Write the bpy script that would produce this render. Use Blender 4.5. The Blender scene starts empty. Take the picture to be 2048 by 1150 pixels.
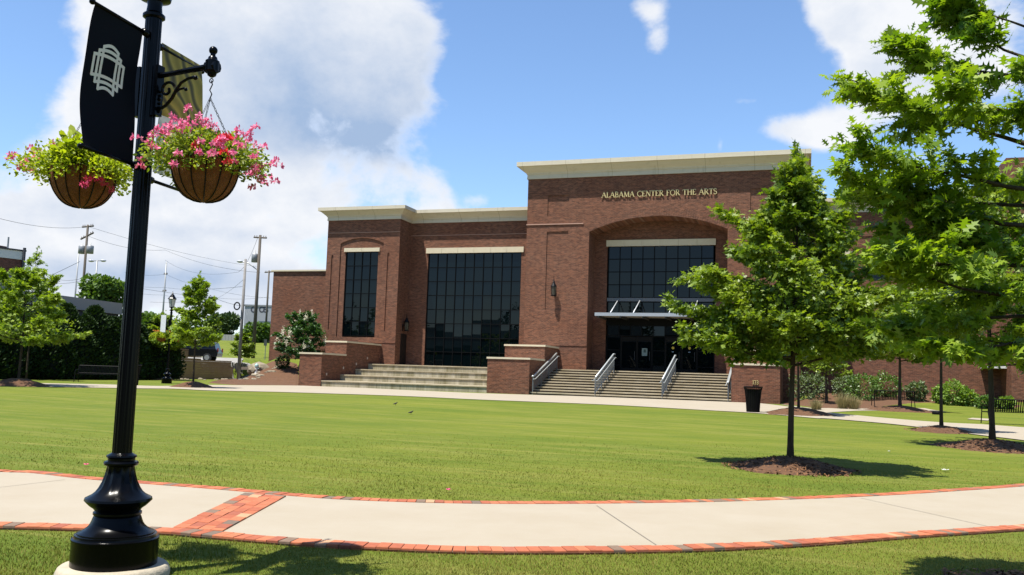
import bpy, bmesh, math, random
import numpy as np
from mathutils import Matrix, Vector
random.seed(7); RNG = np.random.default_rng(11)
sc = bpy.context.scene
C = sc.collection
R = math.radians

# ------------------------------------------------------------------ camera
EYE = 1.5
F_PX = 1789.0
YAW, PIT, ROL = R(-18.25), R(5.64), R(1.82)
FW = (math.sin(YAW), math.cos(YAW))
def ray(px, py):
    a, b = px - 1024.0, py - 575.0
    c, s = math.cos(ROL), math.sin(ROL)
    x = (a * c + b * s) / F_PX; y = (a * s - b * c) / F_PX
    dd = math.cos(PIT) - y * math.sin(PIT); z = math.sin(PIT) + y * math.cos(PIT)
    return (x * math.cos(YAW) + dd * math.sin(YAW), -x * math.sin(YAW) + dd * math.cos(YAW), z)
def pt(px, py, d):
    r = ray(px, py); t = d / (r[0] * FW[0] + r[1] * FW[1])
    return Vector((r[0] * t, r[1] * t, EYE + r[2] * t))
cam_d = bpy.data.cameras.new('camera'); cam = bpy.data.objects.new('camera', cam_d); C.objects.link(cam)
cam_d.sensor_width = 36; cam_d.lens = F_PX / 2048 * 36; cam_d.clip_start = 0.05; cam_d.clip_end = 9000
Rv = Vector((math.cos(YAW), -math.sin(YAW), 0))
Fv = Vector((FW[0] * math.cos(PIT), FW[1] * math.cos(PIT), math.sin(PIT)))
Uv = Rv.cross(Fv)
right = Rv * math.cos(ROL) + Uv * math.sin(ROL)
up = -Rv * math.sin(ROL) + Uv * math.cos(ROL)
m3 = Matrix((right, up, -Fv)).transposed()
cam.matrix_world = Matrix.Translation((0, 0, EYE)) @ m3.to_4x4()
sc.camera = cam

# ------------------------------------------------------------------ light
SUN_TRAVEL = Vector((0.19, 0.30, -1.0)).normalized()
SUN_EL = math.asin(-SUN_TRAVEL.z)
sd = bpy.data.lights.new('sun', 'SUN'); so = bpy.data.objects.new('sun', sd); C.objects.link(so)
sd.energy = 5.0; sd.angle = R(0.5); sd.color = (1.0, 0.955, 0.87)
so.rotation_euler = SUN_TRAVEL.to_track_quat('-Z', 'Y').to_euler(); so.location = (0, 0, 60)
sc.view_settings.view_transform = 'Standard'; sc.view_settings.look = 'None'
sc.view_settings.exposure = 1.05; sc.view_settings.gamma = 1.0; sc.view_settings.use_curve_mapping = False
SKY_STRENGTH = 0.05

def N(nt, t, **kw):
    n = nt.nodes.new(t)
    for k, v in kw.items():
        if k.startswith('i_'):
            n.inputs[k[2:].replace('_', ' ')].default_value = v
        else: setattr(n, k, v)
    return n
def L(nt, a, b): nt.links.new(a, b)
def mathn(nt, op, a, b=None, c=None, clamp=False):
    n = nt.nodes.new('ShaderNodeMath'); n.operation = op; n.use_clamp = clamp
    for i, x in enumerate((a, b, c)):
        if x is None: continue
        if isinstance(x, (int, float)): n.inputs[i].default_value = x
        else: nt.links.new(x, n.inputs[i])
    return n.outputs[0]
def mixc(nt, fac, a, b, mode='MIX'):
    n = nt.nodes.new('ShaderNodeMix'); n.data_type = 'RGBA'; n.blend_type = mode
    for i, x in ((0, fac), (6, a), (7, b)):
        if isinstance(x, (int, float)): n.inputs[i].default_value = x
        elif isinstance(x, tuple): n.inputs[i].default_value = (*x[:3], 1)
        else: nt.links.new(x, n.inputs[i])
    return n.outputs[2]

w = bpy.data.worlds.new('World'); sc.world = w; w.use_nodes = True
nt = w.node_tree; nt.nodes.clear()
out = N(nt, 'ShaderNodeOutputWorld'); bg = N(nt, 'ShaderNodeBackground')
bg.inputs['Strength'].default_value = SKY_STRENGTH
sky = N(nt, 'ShaderNodeTexSky', sky_type='NISHITA', sun_disc=False)
sky.sun_elevation = SUN_EL
sky.sun_rotation = math.atan2(-SUN_TRAVEL.x, -SUN_TRAVEL.y)
sky.altitude = 180; sky.air_density = 1.0; sky.dust_density = 0.3; sky.ozone_density = 2.2
tc = N(nt, 'ShaderNodeTexCoord'); sep = N(nt, 'ShaderNodeSeparateXYZ'); L(nt, tc.outputs['Generated'], sep.inputs[0])
az = mathn(nt, 'MULTIPLY', mathn(nt, 'ARCTAN2', sep.outputs[0], sep.outputs[1]), 57.2958)
el = mathn(nt, 'MULTIPLY', mathn(nt, 'ARCSINE', sep.outputs[2]), 57.2958)
# big slow warp of the direction so that cloud edges billow
def noise(scale, detail, rough, vec, dist=0.0):
    n = N(nt, 'ShaderNodeTexNoise'); n.inputs['Scale'].default_value = scale; n.inputs['Detail'].default_value = detail
    n.inputs['Roughness'].default_value = rough; n.inputs['Distortion'].default_value = dist
    L(nt, vec, n.inputs['Vector']); return n.outputs['Fac']
stretch = N(nt, 'ShaderNodeVectorMath', operation='MULTIPLY'); L(nt, tc.outputs['Generated'], stretch.inputs[0]); stretch.inputs[1].default_value = (1, 1, 1.35)
nA = noise(5.0, 9, 0.56, stretch.outputs[0], 0.25)
nB = noise(14.0, 6, 0.6, stretch.outputs[0], 0.1)
off = N(nt, 'ShaderNodeVectorMath', operation='ADD'); L(nt, stretch.outputs[0], off.inputs[0]); off.inputs[1].default_value = (3.1, -2.7, 1.3)
nC = noise(3.2, 8, 0.6, off.outputs[0], 0.4)
def pdir(px, py):
    r = ray(px, py); return math.degrees(math.atan2(r[0], r[1])), math.degrees(math.atan2(r[2], math.hypot(r[0], r[1])))
def blob(px, py, rx, ry, wgt):
    a0, e0 = pdir(px, py); ra, re = rx / 31.2, ry / 31.2
    dx = mathn(nt, 'DIVIDE', mathn(nt, 'SUBTRACT', az, a0), ra)
    dy = mathn(nt, 'DIVIDE', mathn(nt, 'SUBTRACT', el, e0), re)
    q = mathn(nt, 'ADD', mathn(nt, 'MULTIPLY', dx, dx), mathn(nt, 'MULTIPLY', dy, dy))
    g = mathn(nt, 'POWER', 2.718, mathn(nt, 'MULTIPLY', q, -1.0))
    return mathn(nt, 'MULTIPLY', g, wgt)
def addall(lst):
    s = lst[0]
    for x in lst[1:]: s = mathn(nt, 'ADD', s, x)
    return s
CL = [(560, 60, 300, 170, 1.0), (690, 210, 210, 130, .9), (190, 150, 170, 110, .75), (120, 330, 130, 120, .6),
      (820, 400, 100, 60, 1.0), (640, 420, 260, 90, 1.05), (620, 500, 90, 60, .7), (380, 450, 260, 110, .8), (120, 520, 230, 100, .75), (470, 560, 260, 90, .6),
      (30, 640, 200, 60, .5), (1310, 85, 48, 50, .95), (1290, 10, 60, 40, .8), (1800, 60, 160, 95, .95), (1700, 0, 130, 60, .6), (1880, 150, 130, 70, .75),
      (1600, 262, 95, 42, .8), (965, 400, 35, 22, .45), (1790, 330, 80, 40, .4), (1490, 200, 42, 13, .5), (1440, 290, 14, 26, .5), (1310, 250, 36, 12, .45), (1660, 275, 50, 30, .7), (340, 10, 200, 60, .5)]
dens = addall([blob(*b) for b in CL])
dens = mathn(nt, 'MINIMUM', dens, 0.98)
blue = addall([blob(70, 70, 120, 110, .5), blob(1100, 160, 190, 210, .5), blob(1550, 90, 100, 110, .45), blob(920, 60, 60, 130, .25), blob(20, 200, 60, 130, .35), blob(515, 372, 55, 28, .35)])
# away from the picture: cloud cover thinned to lower the ambient light
far = mathn(nt, 'GREATER_THAN', mathn(nt, 'ABSOLUTE', mathn(nt, 'ADD', az, 18.0)), 45.0)
high = mathn(nt, 'GREATER_THAN', el, 32.0)
els = mathn(nt, 'MAXIMUM', far, high)
base = mathn(nt, 'MULTIPLY', els, -0.1)
n0 = mathn(nt, 'MULTIPLY', mathn(nt, 'SUBTRACT', nA, 0.5), 2.6)
n1 = mathn(nt, 'MULTIPLY', mathn(nt, 'SUBTRACT', nB, 0.5), 0.75)
field = addall([dens, base, n0, n1]); field = mathn(nt, 'SUBTRACT', field, blue)
mr = N(nt, 'ShaderNodeMapRange', interpolation_type='SMOOTHSTEP'); L(nt, field, mr.inputs['Value'])
mr.inputs['From Min'].default_value = 0.36; mr.inputs['From Max'].default_value = 0.80
cover = mr.outputs['Result']
grey = addall([blob(650, 245, 230, 75, .85), blob(760, 285, 120, 40, .45), blob(330, 560, 200, 40, .3), blob(600, 110, 220, 90, .5), blob(1830, 155, 110, 40, .3), blob(90, 420, 120, 40, .2), blob(250, 545, 330, 22, .35), blob(480, 470, 200, 20, .25)])
grey = mathn(nt, 'ADD', grey, mathn(nt, 'MULTIPLY', mathn(nt, 'SUBTRACT', nC, 0.45), 1.7)); grey = mathn(nt, 'ADD', grey, mathn(nt, 'MULTIPLY', mathn(nt, 'SUBTRACT', nB, 0.5), 1.0), clamp=True)
grey = mathn(nt, 'MULTIPLY', grey, mathn(nt, 'MULTIPLY', cover, cover))
ccol = mixc(nt, grey, (9.0, 9.2, 9.6), (3.7, 5.0, 7.2))
skyb = mixc(nt, 1.0, sky.outputs['Color'], (1.6965, 1.8705, 2.0445), 'MULTIPLY')
fin = mixc(nt, cover, skyb, ccol)
L(nt, fin, bg.inputs['Color']); L(nt, bg.outputs[0], out.inputs['Surface'])

# ------------------------------------------------------------------ materials
MATS = {}
KA = .68
LT = (1.6, 1.65, 0.5)
def mat(name, col, rough=0.8, var=0.0, scale=4.0, col2=None, bump=0.0, bscale=None, metal=0.0, spec=0.5, stretch=(1, 1, 1), trans=0.0, attr=None, detail=5, coat=0.0, emit=None, tint=(1.0, 1.0, 1.0)):
    if name in MATS: return MATS[name]
    if not trans:
        col = tuple(c * KA for c in col); col2 = tuple(c * KA for c in col2) if col2 else None; attr = tuple(c * KA for c in attr) if attr else None
    m = bpy.data.materials.new(name); m.use_nodes = True; nt = m.node_tree; p = nt.nodes['Principled BSDF']
    p.inputs['Roughness'].default_value = rough; p.inputs['Metallic'].default_value = metal
    p.inputs['Specular IOR Level'].default_value = spec
    if coat: p.inputs['Coat Weight'].default_value = coat; p.inputs['Coat Roughness'].default_value = 0.08
    src = None
    if col2 is not None or bump:
        tc = N(nt, 'ShaderNodeTexCoord'); mp = N(nt, 'ShaderNodeMapping'); mp.inputs['Scale'].default_value = stretch
        L(nt, tc.outputs['Object'], mp.inputs[0])
        n = N(nt, 'ShaderNodeTexNoise'); n.inputs['Scale'].default_value = scale; n.inputs['Detail'].default_value = detail; n.inputs['Roughness'].default_value = .65
        L(nt, mp.outputs[0], n.inputs['Vector'])
        if col2 is not None:
            f = mathn(nt, 'MULTIPLY_ADD', n.outputs['Fac'], 2.2, -0.6, clamp=True)
            src = mixc(nt, f, tuple(col), tuple(col2))
        if bump:
            n2 = N(nt, 'ShaderNodeTexNoise'); n2.inputs['Scale'].default_value = bscale or scale * 6; n2.inputs['Detail'].default_value = 6
            L(nt, mp.outputs[0], n2.inputs['Vector'])
            b = N(nt, 'ShaderNodeBump'); b.inputs['Strength'].default_value = bump; b.inputs['Distance'].default_value = 0.02
            L(nt, n2.outputs['Fac'], b.inputs['Height']); L(nt, b.outputs[0], p.inputs['Normal'])
    if src is None:
        rgb = N(nt, 'ShaderNodeRGB'); rgb.outputs[0].default_value = (*col, 1); src = rgb.outputs[0]
    if attr:
        a = N(nt, 'ShaderNodeAttribute'); a.attribute_name = 'var'
        f = a.outputs['Fac']
        src = mixc(nt, f, src, tuple(attr))
    L(nt, src, p.inputs['Base Color'])
    if trans:
        t = N(nt, 'ShaderNodeBsdfTranslucent'); ms = N(nt, 'ShaderNodeMixShader'); ms.inputs[0].default_value = trans
        tcol = mixc(nt, 1.0, src, LT if 'leaf' in name or 'shrub' in name or 'foliage' in name or 'blade' in name else tint, 'MULTIPLY')
        L(nt, tcol, t.inputs[0]); L(nt, p.outputs[0], ms.inputs[1]); L(nt, t.outputs[0], ms.inputs[2])
        o = nt.nodes['Material Output']; L(nt, ms.outputs[0], o.inputs['Surface'])
    if emit: p.inputs['Emission Color'].default_value = (*emit, 1); p.inputs['Emission Strength'].default_value = 1
    MATS[name] = m; return m

def brick_mat(name, c1, c2, mortar, w_=.215, h_=.078, tint=(0.9, 0.75, 0.65)):
    m = bpy.data.materials.new(name); m.use_nodes = True; nt = m.node_tree; p = nt.nodes['Principled BSDF']
    p.inputs['Roughness'].default_value = .85; p.inputs['Specular IOR Level'].default_value = .25
    g = N(nt, 'ShaderNodeNewGeometry'); sp = N(nt, 'ShaderNodeSeparateXYZ'); L(nt, g.outputs['Position'], sp.inputs[0])
    sn = N(nt, 'ShaderNodeSeparateXYZ'); L(nt, g.outputs['True Normal'], sn.inputs[0])
    isx = mathn(nt, 'GREATER_THAN', mathn(nt, 'ABSOLUTE', sn.outputs[0]), 0.7)
    h = mathn(nt, 'ADD', mathn(nt, 'MULTIPLY', sp.outputs[1], isx), mathn(nt, 'MULTIPLY', sp.outputs[0], mathn(nt, 'SUBTRACT', 1.0, isx)))
    cb = N(nt, 'ShaderNodeCombineXYZ'); L(nt, h, cb.inputs[0]); L(nt, sp.outputs[2], cb.inputs[1])
    b = N(nt, 'ShaderNodeTexBrick'); L(nt, cb.outputs[0], b.inputs['Vector'])
    b.inputs['Color1'].default_value = (*c1, 1); b.inputs['Color2'].default_value = (*c2, 1); b.inputs['Mortar'].default_value = (*mortar, 1)
    b.inputs['Scale'].default_value = 1.0; b.inputs['Brick Width'].default_value = w_; b.inputs['Row Height'].default_value = h_
    b.inputs['Mortar Size'].default_value = .009; b.inputs['Bias'].default_value = 0.05; b.inputs['Mortar Smooth'].default_value = .3
    mp = N(nt, 'ShaderNodeMapping'); mp.inputs['Scale'].default_value = (1, 3.2, 1); L(nt, cb.outputs[0], mp.inputs[0])
    n = N(nt, 'ShaderNodeTexNoise'); n.inputs['Scale'].default_value = 2.4; n.inputs['Detail'].default_value = 9; n.inputs['Roughness'].default_value = .8
    L(nt, mp.outputs[0], n.inputs['Vector'])
    f = mathn(nt, 'MULTIPLY_ADD', n.outputs['Fac'], 3.4, -1.25, clamp=True)
    col = mixc(nt, f, mixc(nt, 1.0, b.outputs['Color'], (.52, .48, .48), 'MULTIPLY'), mixc(nt, 1.0, b.outputs['Color'], (1.28, 1.22, 1.2), 'MULTIPLY'))
    n2 = N(nt, 'ShaderNodeTexNoise'); n2.inputs['Scale'].default_value = .35; n2.inputs['Detail'].default_value = 4; L(nt, cb.outputs[0], n2.inputs['Vector'])
    f2 = mathn(nt, 'MULTIPLY_ADD', n2.outputs['Fac'], 2.0, -.55, clamp=True)
    col = mixc(nt, f2, col, mixc(nt, 1.0, col, tint, 'MULTIPLY'))
    L(nt, col, p.inputs['Base Color'])
    bp = N(nt, 'ShaderNodeBump'); bp.inputs['Strength'].default_value = .6; bp.inputs['Distance'].default_value = .012
    hh = mathn(nt, 'ADD', mathn(nt, 'MULTIPLY', b.outputs['Fac'], -1.0), mathn(nt, 'MULTIPLY', n.outputs['Fac'], 1.2))
    L(nt, hh, bp.inputs['Height']); L(nt, bp.outputs[0], p.inputs['Normal'])
    MATS[name] = m; return m
BRICK = brick_mat('brick_red_brown', (.195, .085, .048), (.108, .049, .030), (.19, .125, .09))
BRICK2 = brick_mat('brick_dark', (.16, .07, .05), (.10, .045, .035), (.16, .12, .1))
STONE = mat('cast_stone', (.74, .65, .46), .75, col2=(.66, .57, .40), scale=3, bump=.1)
CORN = mat('cornice_cream', (.72, .645, .49), .7, col2=(.64, .57, .43), scale=1.2, stretch=(1, 1, 6))
def seams(m, step=3.05):
    nt = m.node_tree; p = nt.nodes['Principled BSDF']; src = p.inputs['Base Color'].links[0].from_socket
    g = N(nt, 'ShaderNodeNewGeometry'); sp = N(nt, 'ShaderNodeSeparateXYZ'); L(nt, g.outputs['Position'], sp.inputs[0])
    fr = mathn(nt, 'FRACT', mathn(nt, 'DIVIDE', sp.outputs[0], step)); k = mathn(nt, 'LESS_THAN', fr, .008)
    mp = N(nt, 'ShaderNodeMapping'); mp.inputs['Scale'].default_value = (1.6, 1.6, .12); L(nt, g.outputs['Position'], mp.inputs[0])
    n = N(nt, 'ShaderNodeTexNoise'); n.inputs['Scale'].default_value = 2.0; n.inputs['Detail'].default_value = 8; L(nt, mp.outputs[0], n.inputs['Vector'])
    st = mathn(nt, 'MULTIPLY_ADD', n.outputs['Fac'], 4.0, -2.3, clamp=True)
    c = mixc(nt, mathn(nt, 'MULTIPLY', st, .45), src, (.25, .21, .15)); L(nt, mixc(nt, mathn(nt, 'MULTIPLY', k, .6), c, (.12, .10, .07)), p.inputs['Base Color'])
seams(CORN)
def concrete_mat():
    m = bpy.data.materials.new('concrete_path'); m.use_nodes = True; nt = m.node_tree; p = nt.nodes['Principled BSDF']
    p.inputs['Roughness'].default_value = .9
    g = N(nt, 'ShaderNodeNewGeometry')
    def ns(s, d, r=.6):
        n = N(nt, 'ShaderNodeTexNoise'); n.inputs['Scale'].default_value = s; n.inputs['Detail'].default_value = d; n.inputs['Roughness'].default_value = r; L(nt, g.outputs['Position'], n.inputs['Vector']); return n.outputs['Fac']
    f = mathn(nt, 'MULTIPLY_ADD', ns(.9, 8, .7), 2.4, -.7, clamp=True)
    col = mixc(nt, f, (.258, .217, .154), (0.2915, 0.2540, 0.1931))
    f2 = mathn(nt, 'MULTIPLY_ADD', ns(120, 2), 1.6, -.3, clamp=True)
    col = mixc(nt, mathn(nt, 'MULTIPLY', f2, .3), col, (0.2088, 0.1740, 0.1305))
    f3 = mathn(nt, 'MULTIPLY_ADD', ns(7, 9, .8), 5.0, -3.3, clamp=True)
    col = mixc(nt, mathn(nt, 'MULTIPLY', f3, .6), col, (0.2175, 0.1740, 0.1218))
    L(nt, col, p.inputs['Base Color'])
    bp = N(nt, 'ShaderNodeBump'); bp.inputs['Strength'].default_value = .25; bp.inputs['Distance'].default_value = .004
    L(nt, ns(180, 3), bp.inputs['Height']); L(nt, bp.outputs[0], p.inputs['Normal'])
    return m
CONC = concrete_mat()
JOINT = mat('joint_dark', (.22, .19, .15), .95)
def riser_mat():
    m = bpy.data.materials.new('stained_riser'); m.use_nodes = True; nt = m.node_tree; p = nt.nodes['Principled BSDF']
    p.inputs['Roughness'].default_value = .9
    g = N(nt, 'ShaderNodeNewGeometry'); mp = N(nt, 'ShaderNodeMapping'); mp.inputs['Scale'].default_value = (1, 1, .08); L(nt, g.outputs['Position'], mp.inputs[0])
    n = N(nt, 'ShaderNodeTexNoise'); n.inputs['Scale'].default_value = 2.2; n.inputs['Detail'].default_value = 8; n.inputs['Roughness'].default_value = .75; L(nt, mp.outputs[0], n.inputs['Vector'])
    f = mathn(nt, 'MULTIPLY_ADD', n.outputs['Fac'], 3.2, -1.2, clamp=True)
    col = mixc(nt, f, (0.1566, 0.1348, 0.0696), (0.4089, 0.3654, 0.2697))
    L(nt, col, p.inputs['Base Color']); return m
RISER = riser_mat()
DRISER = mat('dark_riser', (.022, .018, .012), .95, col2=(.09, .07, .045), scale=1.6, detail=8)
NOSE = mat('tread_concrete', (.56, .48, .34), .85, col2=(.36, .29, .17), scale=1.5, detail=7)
GLASS = mat('dark_glass', (.0015, .004, .005), .012, spec=.24)
GFRAME = mat('window_frame_black', (.003, .0035, .004), .5, spec=.1)
ALU = mat('canopy_aluminium', (.44, .47, .50), .4, metal=.3)
GALV = mat('galvanised_rail', (.56, .60, .60), .35, metal=.25)
GALVD = mat('rail_dark', (.16, .18, .19), .45, metal=.3)
BLACK = mat('black_paint', (.002, .0022, .003), .24, spec=.13)
BLACKM = mat('black_metal_matte', (.004, .004, .0045), .5, spec=.15)
GOLD = mat('gold_letters', (.72, .56, .25), .38, metal=.35)
BARK = mat('bark', (.035, .026, .018), .95, spec=.1, col2=(.10, .078, .055), scale=5, stretch=(2, 2, .5), bump=.6)
PALEBARK = mat('pale_bark', (.34, .27, .18), .9, col2=(.18, .13, .08), scale=6)
MULCH = mat('mulch', (.04, .018, .008), 1, col2=(.17, .075, .03), scale=14, bump=1.0, bscale=60, detail=8, attr=(.34, .16, .06))
LEAFN = mat('oak_leaf_near', (.075, .15, .010), .5, trans=.42, attr=(.26, .34, .025), spec=.4)
LEAF = mat('oak_leaf', (.055, .11, .008), .45, trans=.38, attr=(.27, .34, .03), spec=.5)
LEAFY = mat('oak_leaf_yellow', (.10, .17, .012), .55, trans=.4, attr=(.26, .33, .03), spec=.45)
LEAFD = mat('dark_foliage', (.010, .024, .006), .7, trans=.12, attr=(.025, .052, .010), spec=.2)
LEAFB = mat('background_foliage', (.04, .09, .012), .6, trans=.25, attr=(.11, .18, .03), spec=.3)
LEAFS = mat('shrub_leaf', (.035, .085, .015), .45, trans=.25, attr=(.12, .20, .03), spec=.4)
LEAFYG = mat('lime_leaf', (.17, .24, .015), .5, trans=.4, attr=(.38, .42, .03), spec=.35)
LEAFBG = mat('basket_leaf', (.10, .17, .02), .5, trans=.35, attr=(.32, .36, .05), spec=.35)
PINK = mat('pink_petal', (.72, .08, .24), .5, trans=.3, attr=(.88, .32, .48), spec=.3)
RED = mat('red_petal', (.72, .02, .03), .5, trans=.25, attr=(.80, .08, .10), spec=.3)
ORANGE = mat('orange_petal', (.80, .12, .03), .5, attr=(.85, .45, .05))
WHITEP = mat('white_petal', (.85, .80, .66), .6, trans=.3, attr=(.80, .72, .52))
COIR = mat('coir', (.19, .052, .012), 1, col2=(.38, .13, .036), scale=30, bump=1.0, bscale=120, stretch=(1, 1, .6))
WHITE = mat('white_paint', (.78, .78, .74), .6)
TANBLK = mat('tan_block', (.40, .27, .15), .9, col2=(.33, .215, .12), scale=2, bump=.3)
WOOD = mat('pole_wood', (.085, .07, .055), .9, col2=(.15, .125, .10), scale=3, stretch=(3, 3, .3))
STEELP = mat('galvanised_pole', (.34, .35, .36), .5, metal=.3)

# ------------------------------------------------------------------ mesh helpers
class MB:
    def __init__(s): s.v = []; s.f = []; s.var = []
    def add(s, vs, fs, var=0.0):
        o = len(s.v); s.v += [tuple(x) for x in vs]
        for f in fs: s.f.append(tuple(i + o for i in f)); s.var.append(var)
    def quad(s, a, b, c, d, var=0.0): s.add((a, b, c, d), ((0, 1, 2, 3),), var)
    def box(s, x0, x1, y0, y1, z0, z1, var=0.0):
        vs = [(x0, y0, z0), (x1, y0, z0), (x1, y1, z0), (x0, y1, z0), (x0, y0, z1), (x1, y0, z1), (x1, y1, z1), (x0, y1, z1)]
        s.add(vs, ((0, 3, 2, 1), (4, 5, 6, 7), (0, 1, 5, 4), (1, 2, 6, 5), (2, 3, 7, 6), (3, 0, 4, 7)), var)
    def obox(s, c, ax, ay, az_, hx, hy, hz, var=0.0):
        c = Vector(c); ax = Vector(ax).normalized() * hx; ay = Vector(ay).normalized() * hy; az_ = Vector(az_).normalized() * hz
        vs = [c + ax * i + ay * j + az_ * k for k in (-1, 1) for (i, j) in ((-1, -1), (1, -1), (1, 1), (-1, 1))]
        s.add(vs, ((0, 3, 2, 1), (4, 5, 6, 7), (0, 1, 5, 4), (1, 2, 6, 5), (2, 3, 7, 6), (3, 0, 4, 7)), var)
    def tube(s, pts, rad, seg=8, cap=True, var=0.0):
        pts = [Vector(p) for p in pts]; n = len(pts)
        if not hasattr(rad, '__len__'): rad = [rad] * n
        rings = []; ref = None
        for i in range(n):
            t = (pts[min(i + 1, n - 1)] - pts[max(i - 1, 0)])
            t = t.normalized() if t.length > 1e-9 else Vector((0, 0, 1))
            if ref is None: ref = Vector((1, 0, 0)) if abs(t.x) < .9 else Vector((0, 1, 0))
            a = (ref - t * ref.dot(t)).normalized(); b = t.cross(a); ref = a
            rings.append([pts[i] + (a * math.cos(2 * math.pi * k / seg) + b * math.sin(2 * math.pi * k / seg)) * rad[i] for k in range(seg)])
        o = [p for r_ in rings for p in r_]
        fs = [(i * seg + k, i * seg + (k + 1) % seg, (i + 1) * seg + (k + 1) % seg, (i + 1) * seg + k) for i in range(n - 1) for k in range(seg)]
        if cap: fs += [tuple(range(seg - 1, -1, -1)), tuple((n - 1) * seg + k for k in range(seg))]
        s.add(o, fs, var)
    def lathe(s, prof, c=(0, 0, 0), seg=32, flute=None, var=0.0):
        c = Vector(c); vs = []
        for (r_, z) in prof:
            for k in range(seg):
                a = 2 * math.pi * k / seg; rr = r_
                if flute and flute[1] <= z <= flute[2]: rr = r_ * (1 - flute[3] * (0.5 + 0.5 * math.cos(a * flute[0])))
                vs.append((c.x + rr * math.cos(a), c.y + rr * math.sin(a), c.z + z))
        n = len(prof)
        fs = [(i * seg + k, i * seg + (k + 1) % seg, (i + 1) * seg + (k + 1) % seg, (i + 1) * seg + k) for i in range(n - 1) for k in range(seg)]
        fs += [tuple(range(seg - 1, -1, -1)), tuple((n - 1) * seg + k for k in range(seg))]
        s.add(vs, fs, var)
    def sphere(s, c, r_, seg=12, sx=1, sy=1, sz=1, var=0.0):
        n = max(6, seg // 2 + 1)
        prof = [(math.sin(math.pi * i / n) * r_ + 1e-5, -math.cos(math.pi * i / n) * r_ * sz) for i in range(n + 1)]
        s.lathe(prof, c, seg, var=var)
    def build(s, name, m, parent=None, smooth=False, sharp=False):
        me = bpy.data.meshes.new(name); me.from_pydata(s.v, [], s.f)
        me.attributes.new('var', 'FLOAT', 'FACE').data.foreach_set('value', s.var)
        me.materials.append(m); me.update()
        if smooth:
            me.polygons.foreach_set('use_smooth', [True] * len(me.polygons))
            if sharp: me.set_sharp_from_angle(angle=R(35))
        o = bpy.data.objects.new(name, me); C.objects.link(o)
        if parent: o.parent = parent
        return o
def fast(name, V, K, var, m, parent=None, smooth=False):
    """V: (n*K,3) verts, one K-gon each"""
    n = len(V) // K; me = bpy.data.meshes.new(name)
    me.vertices.add(len(V)); me.vertices.foreach_set('co', np.ascontiguousarray(V, dtype=np.float32).ravel())
    me.loops.add(len(V)); me.loops.foreach_set('vertex_index', np.arange(len(V), dtype=np.int32))
    me.polygons.add(n); me.polygons.foreach_set('loop_start', np.arange(0, len(V), K, dtype=np.int32))
    me.polygons.foreach_set('loop_total', np.full(n, K, dtype=np.int32))
    me.update(calc_edges=True)
    me.attributes.new('var', 'FLOAT', 'FACE').data.foreach_set('value', np.asarray(var, dtype=np.float32))
    me.materials.append(m)
    o = bpy.data.objects.new(name, me); C.objects.link(o)
    if parent: o.parent = parent
    return o
def tag(o, label=None, cat=None, group=None, kind=None):
    if label: o['label'] = label
    if cat: o['category'] = cat
    if group: o['group'] = group
    if kind: o['kind'] = kind
    return o
def empty(name, loc, label, cat, group=None, rz=0):
    o = bpy.data.objects.new(name, None); C.objects.link(o); o.location = loc; o.rotation_euler = (0, 0, rz); o.empty_display_size = .2
    return tag(o, label, cat, group)
def copy_tree(o, parent=None):
    c = o.copy(); C.objects.link(c); c.parent = parent
    for ch in [x for x in bpy.data.objects if x.parent == o]: copy_tree(ch, c)
    return c
def structure(o, label=None): o['kind'] = 'structure'; return o

# ------------------------------------------------------------------ terrain
WL = pt(326, 740, 69); _WR = pt(466, 740, 77); _wd = Vector((_WR.x - WL.x, _WR.y - WL.y)).normalized()
WN = Vector((-_wd.y, _wd.x)) if (-_wd.y * FW[0] + _wd.x * FW[1]) > 0 else Vector((_wd.y, -_wd.x))
def lerp4(x, xs, ys):
    if x <= xs[0]: return ys[0]
    for a, b, c, d in zip(xs[:-1], xs[1:], ys[:-1], ys[1:]):
        if x <= b: return c + (d - c) * (x - a) / (b - a)
    return ys[-1]
def sstep(x): x = min(1, max(0, x)); return x * x * (3 - 2 * x)
def G(u, v):
    d = u * FW[0] + v * FW[1]
    g = .43 * sstep((d - 9) / 36)
    # bank on the left, behind the park
    if u < -30.9 and v > 48:
        v0 = lerp4(-u, (37.5, 40.3, 42.0, 43.5), (52, 57.5, 62, 67)); wd = lerp4(-u, (37.5, 40.3, 42.0, 43.5), (10, 5, 4, 4))
        s = (u - WL[0]) * WN[0] + (v - WL[1]) * WN[1]
        g += max(1.85 * sstep((v - v0) / wd), 1.4 * sstep((s - .6) / .4) * sstep((v - WL[1] + .5) / .8))
        g += 2.9 * sstep((d - 88) / 38)
    elif u > -.3 and v > 45:
        g += .55 * sstep((v - 49) / 12)
    return g
def onG(px, py, dz=0.0):
    r = ray(px, py); lo, hi = 2.0, 400.0
    t = 2.0
    while t < 900:
        u, v, z = r[0] * t, r[1] * t, EYE + r[2] * t
        if z <= G(u, v) + dz: break
        t *= 1.01
    a, b = t / 1.01, t
    for _ in range(30):
        t = (a + b) / 2
        if EYE + r[2] * t <= G(r[0] * t, r[1] * t) + dz: b = t
        else: a = t
    return Vector((r[0] * b, r[1] * b, G(r[0] * b, r[1] * b)))

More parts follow.
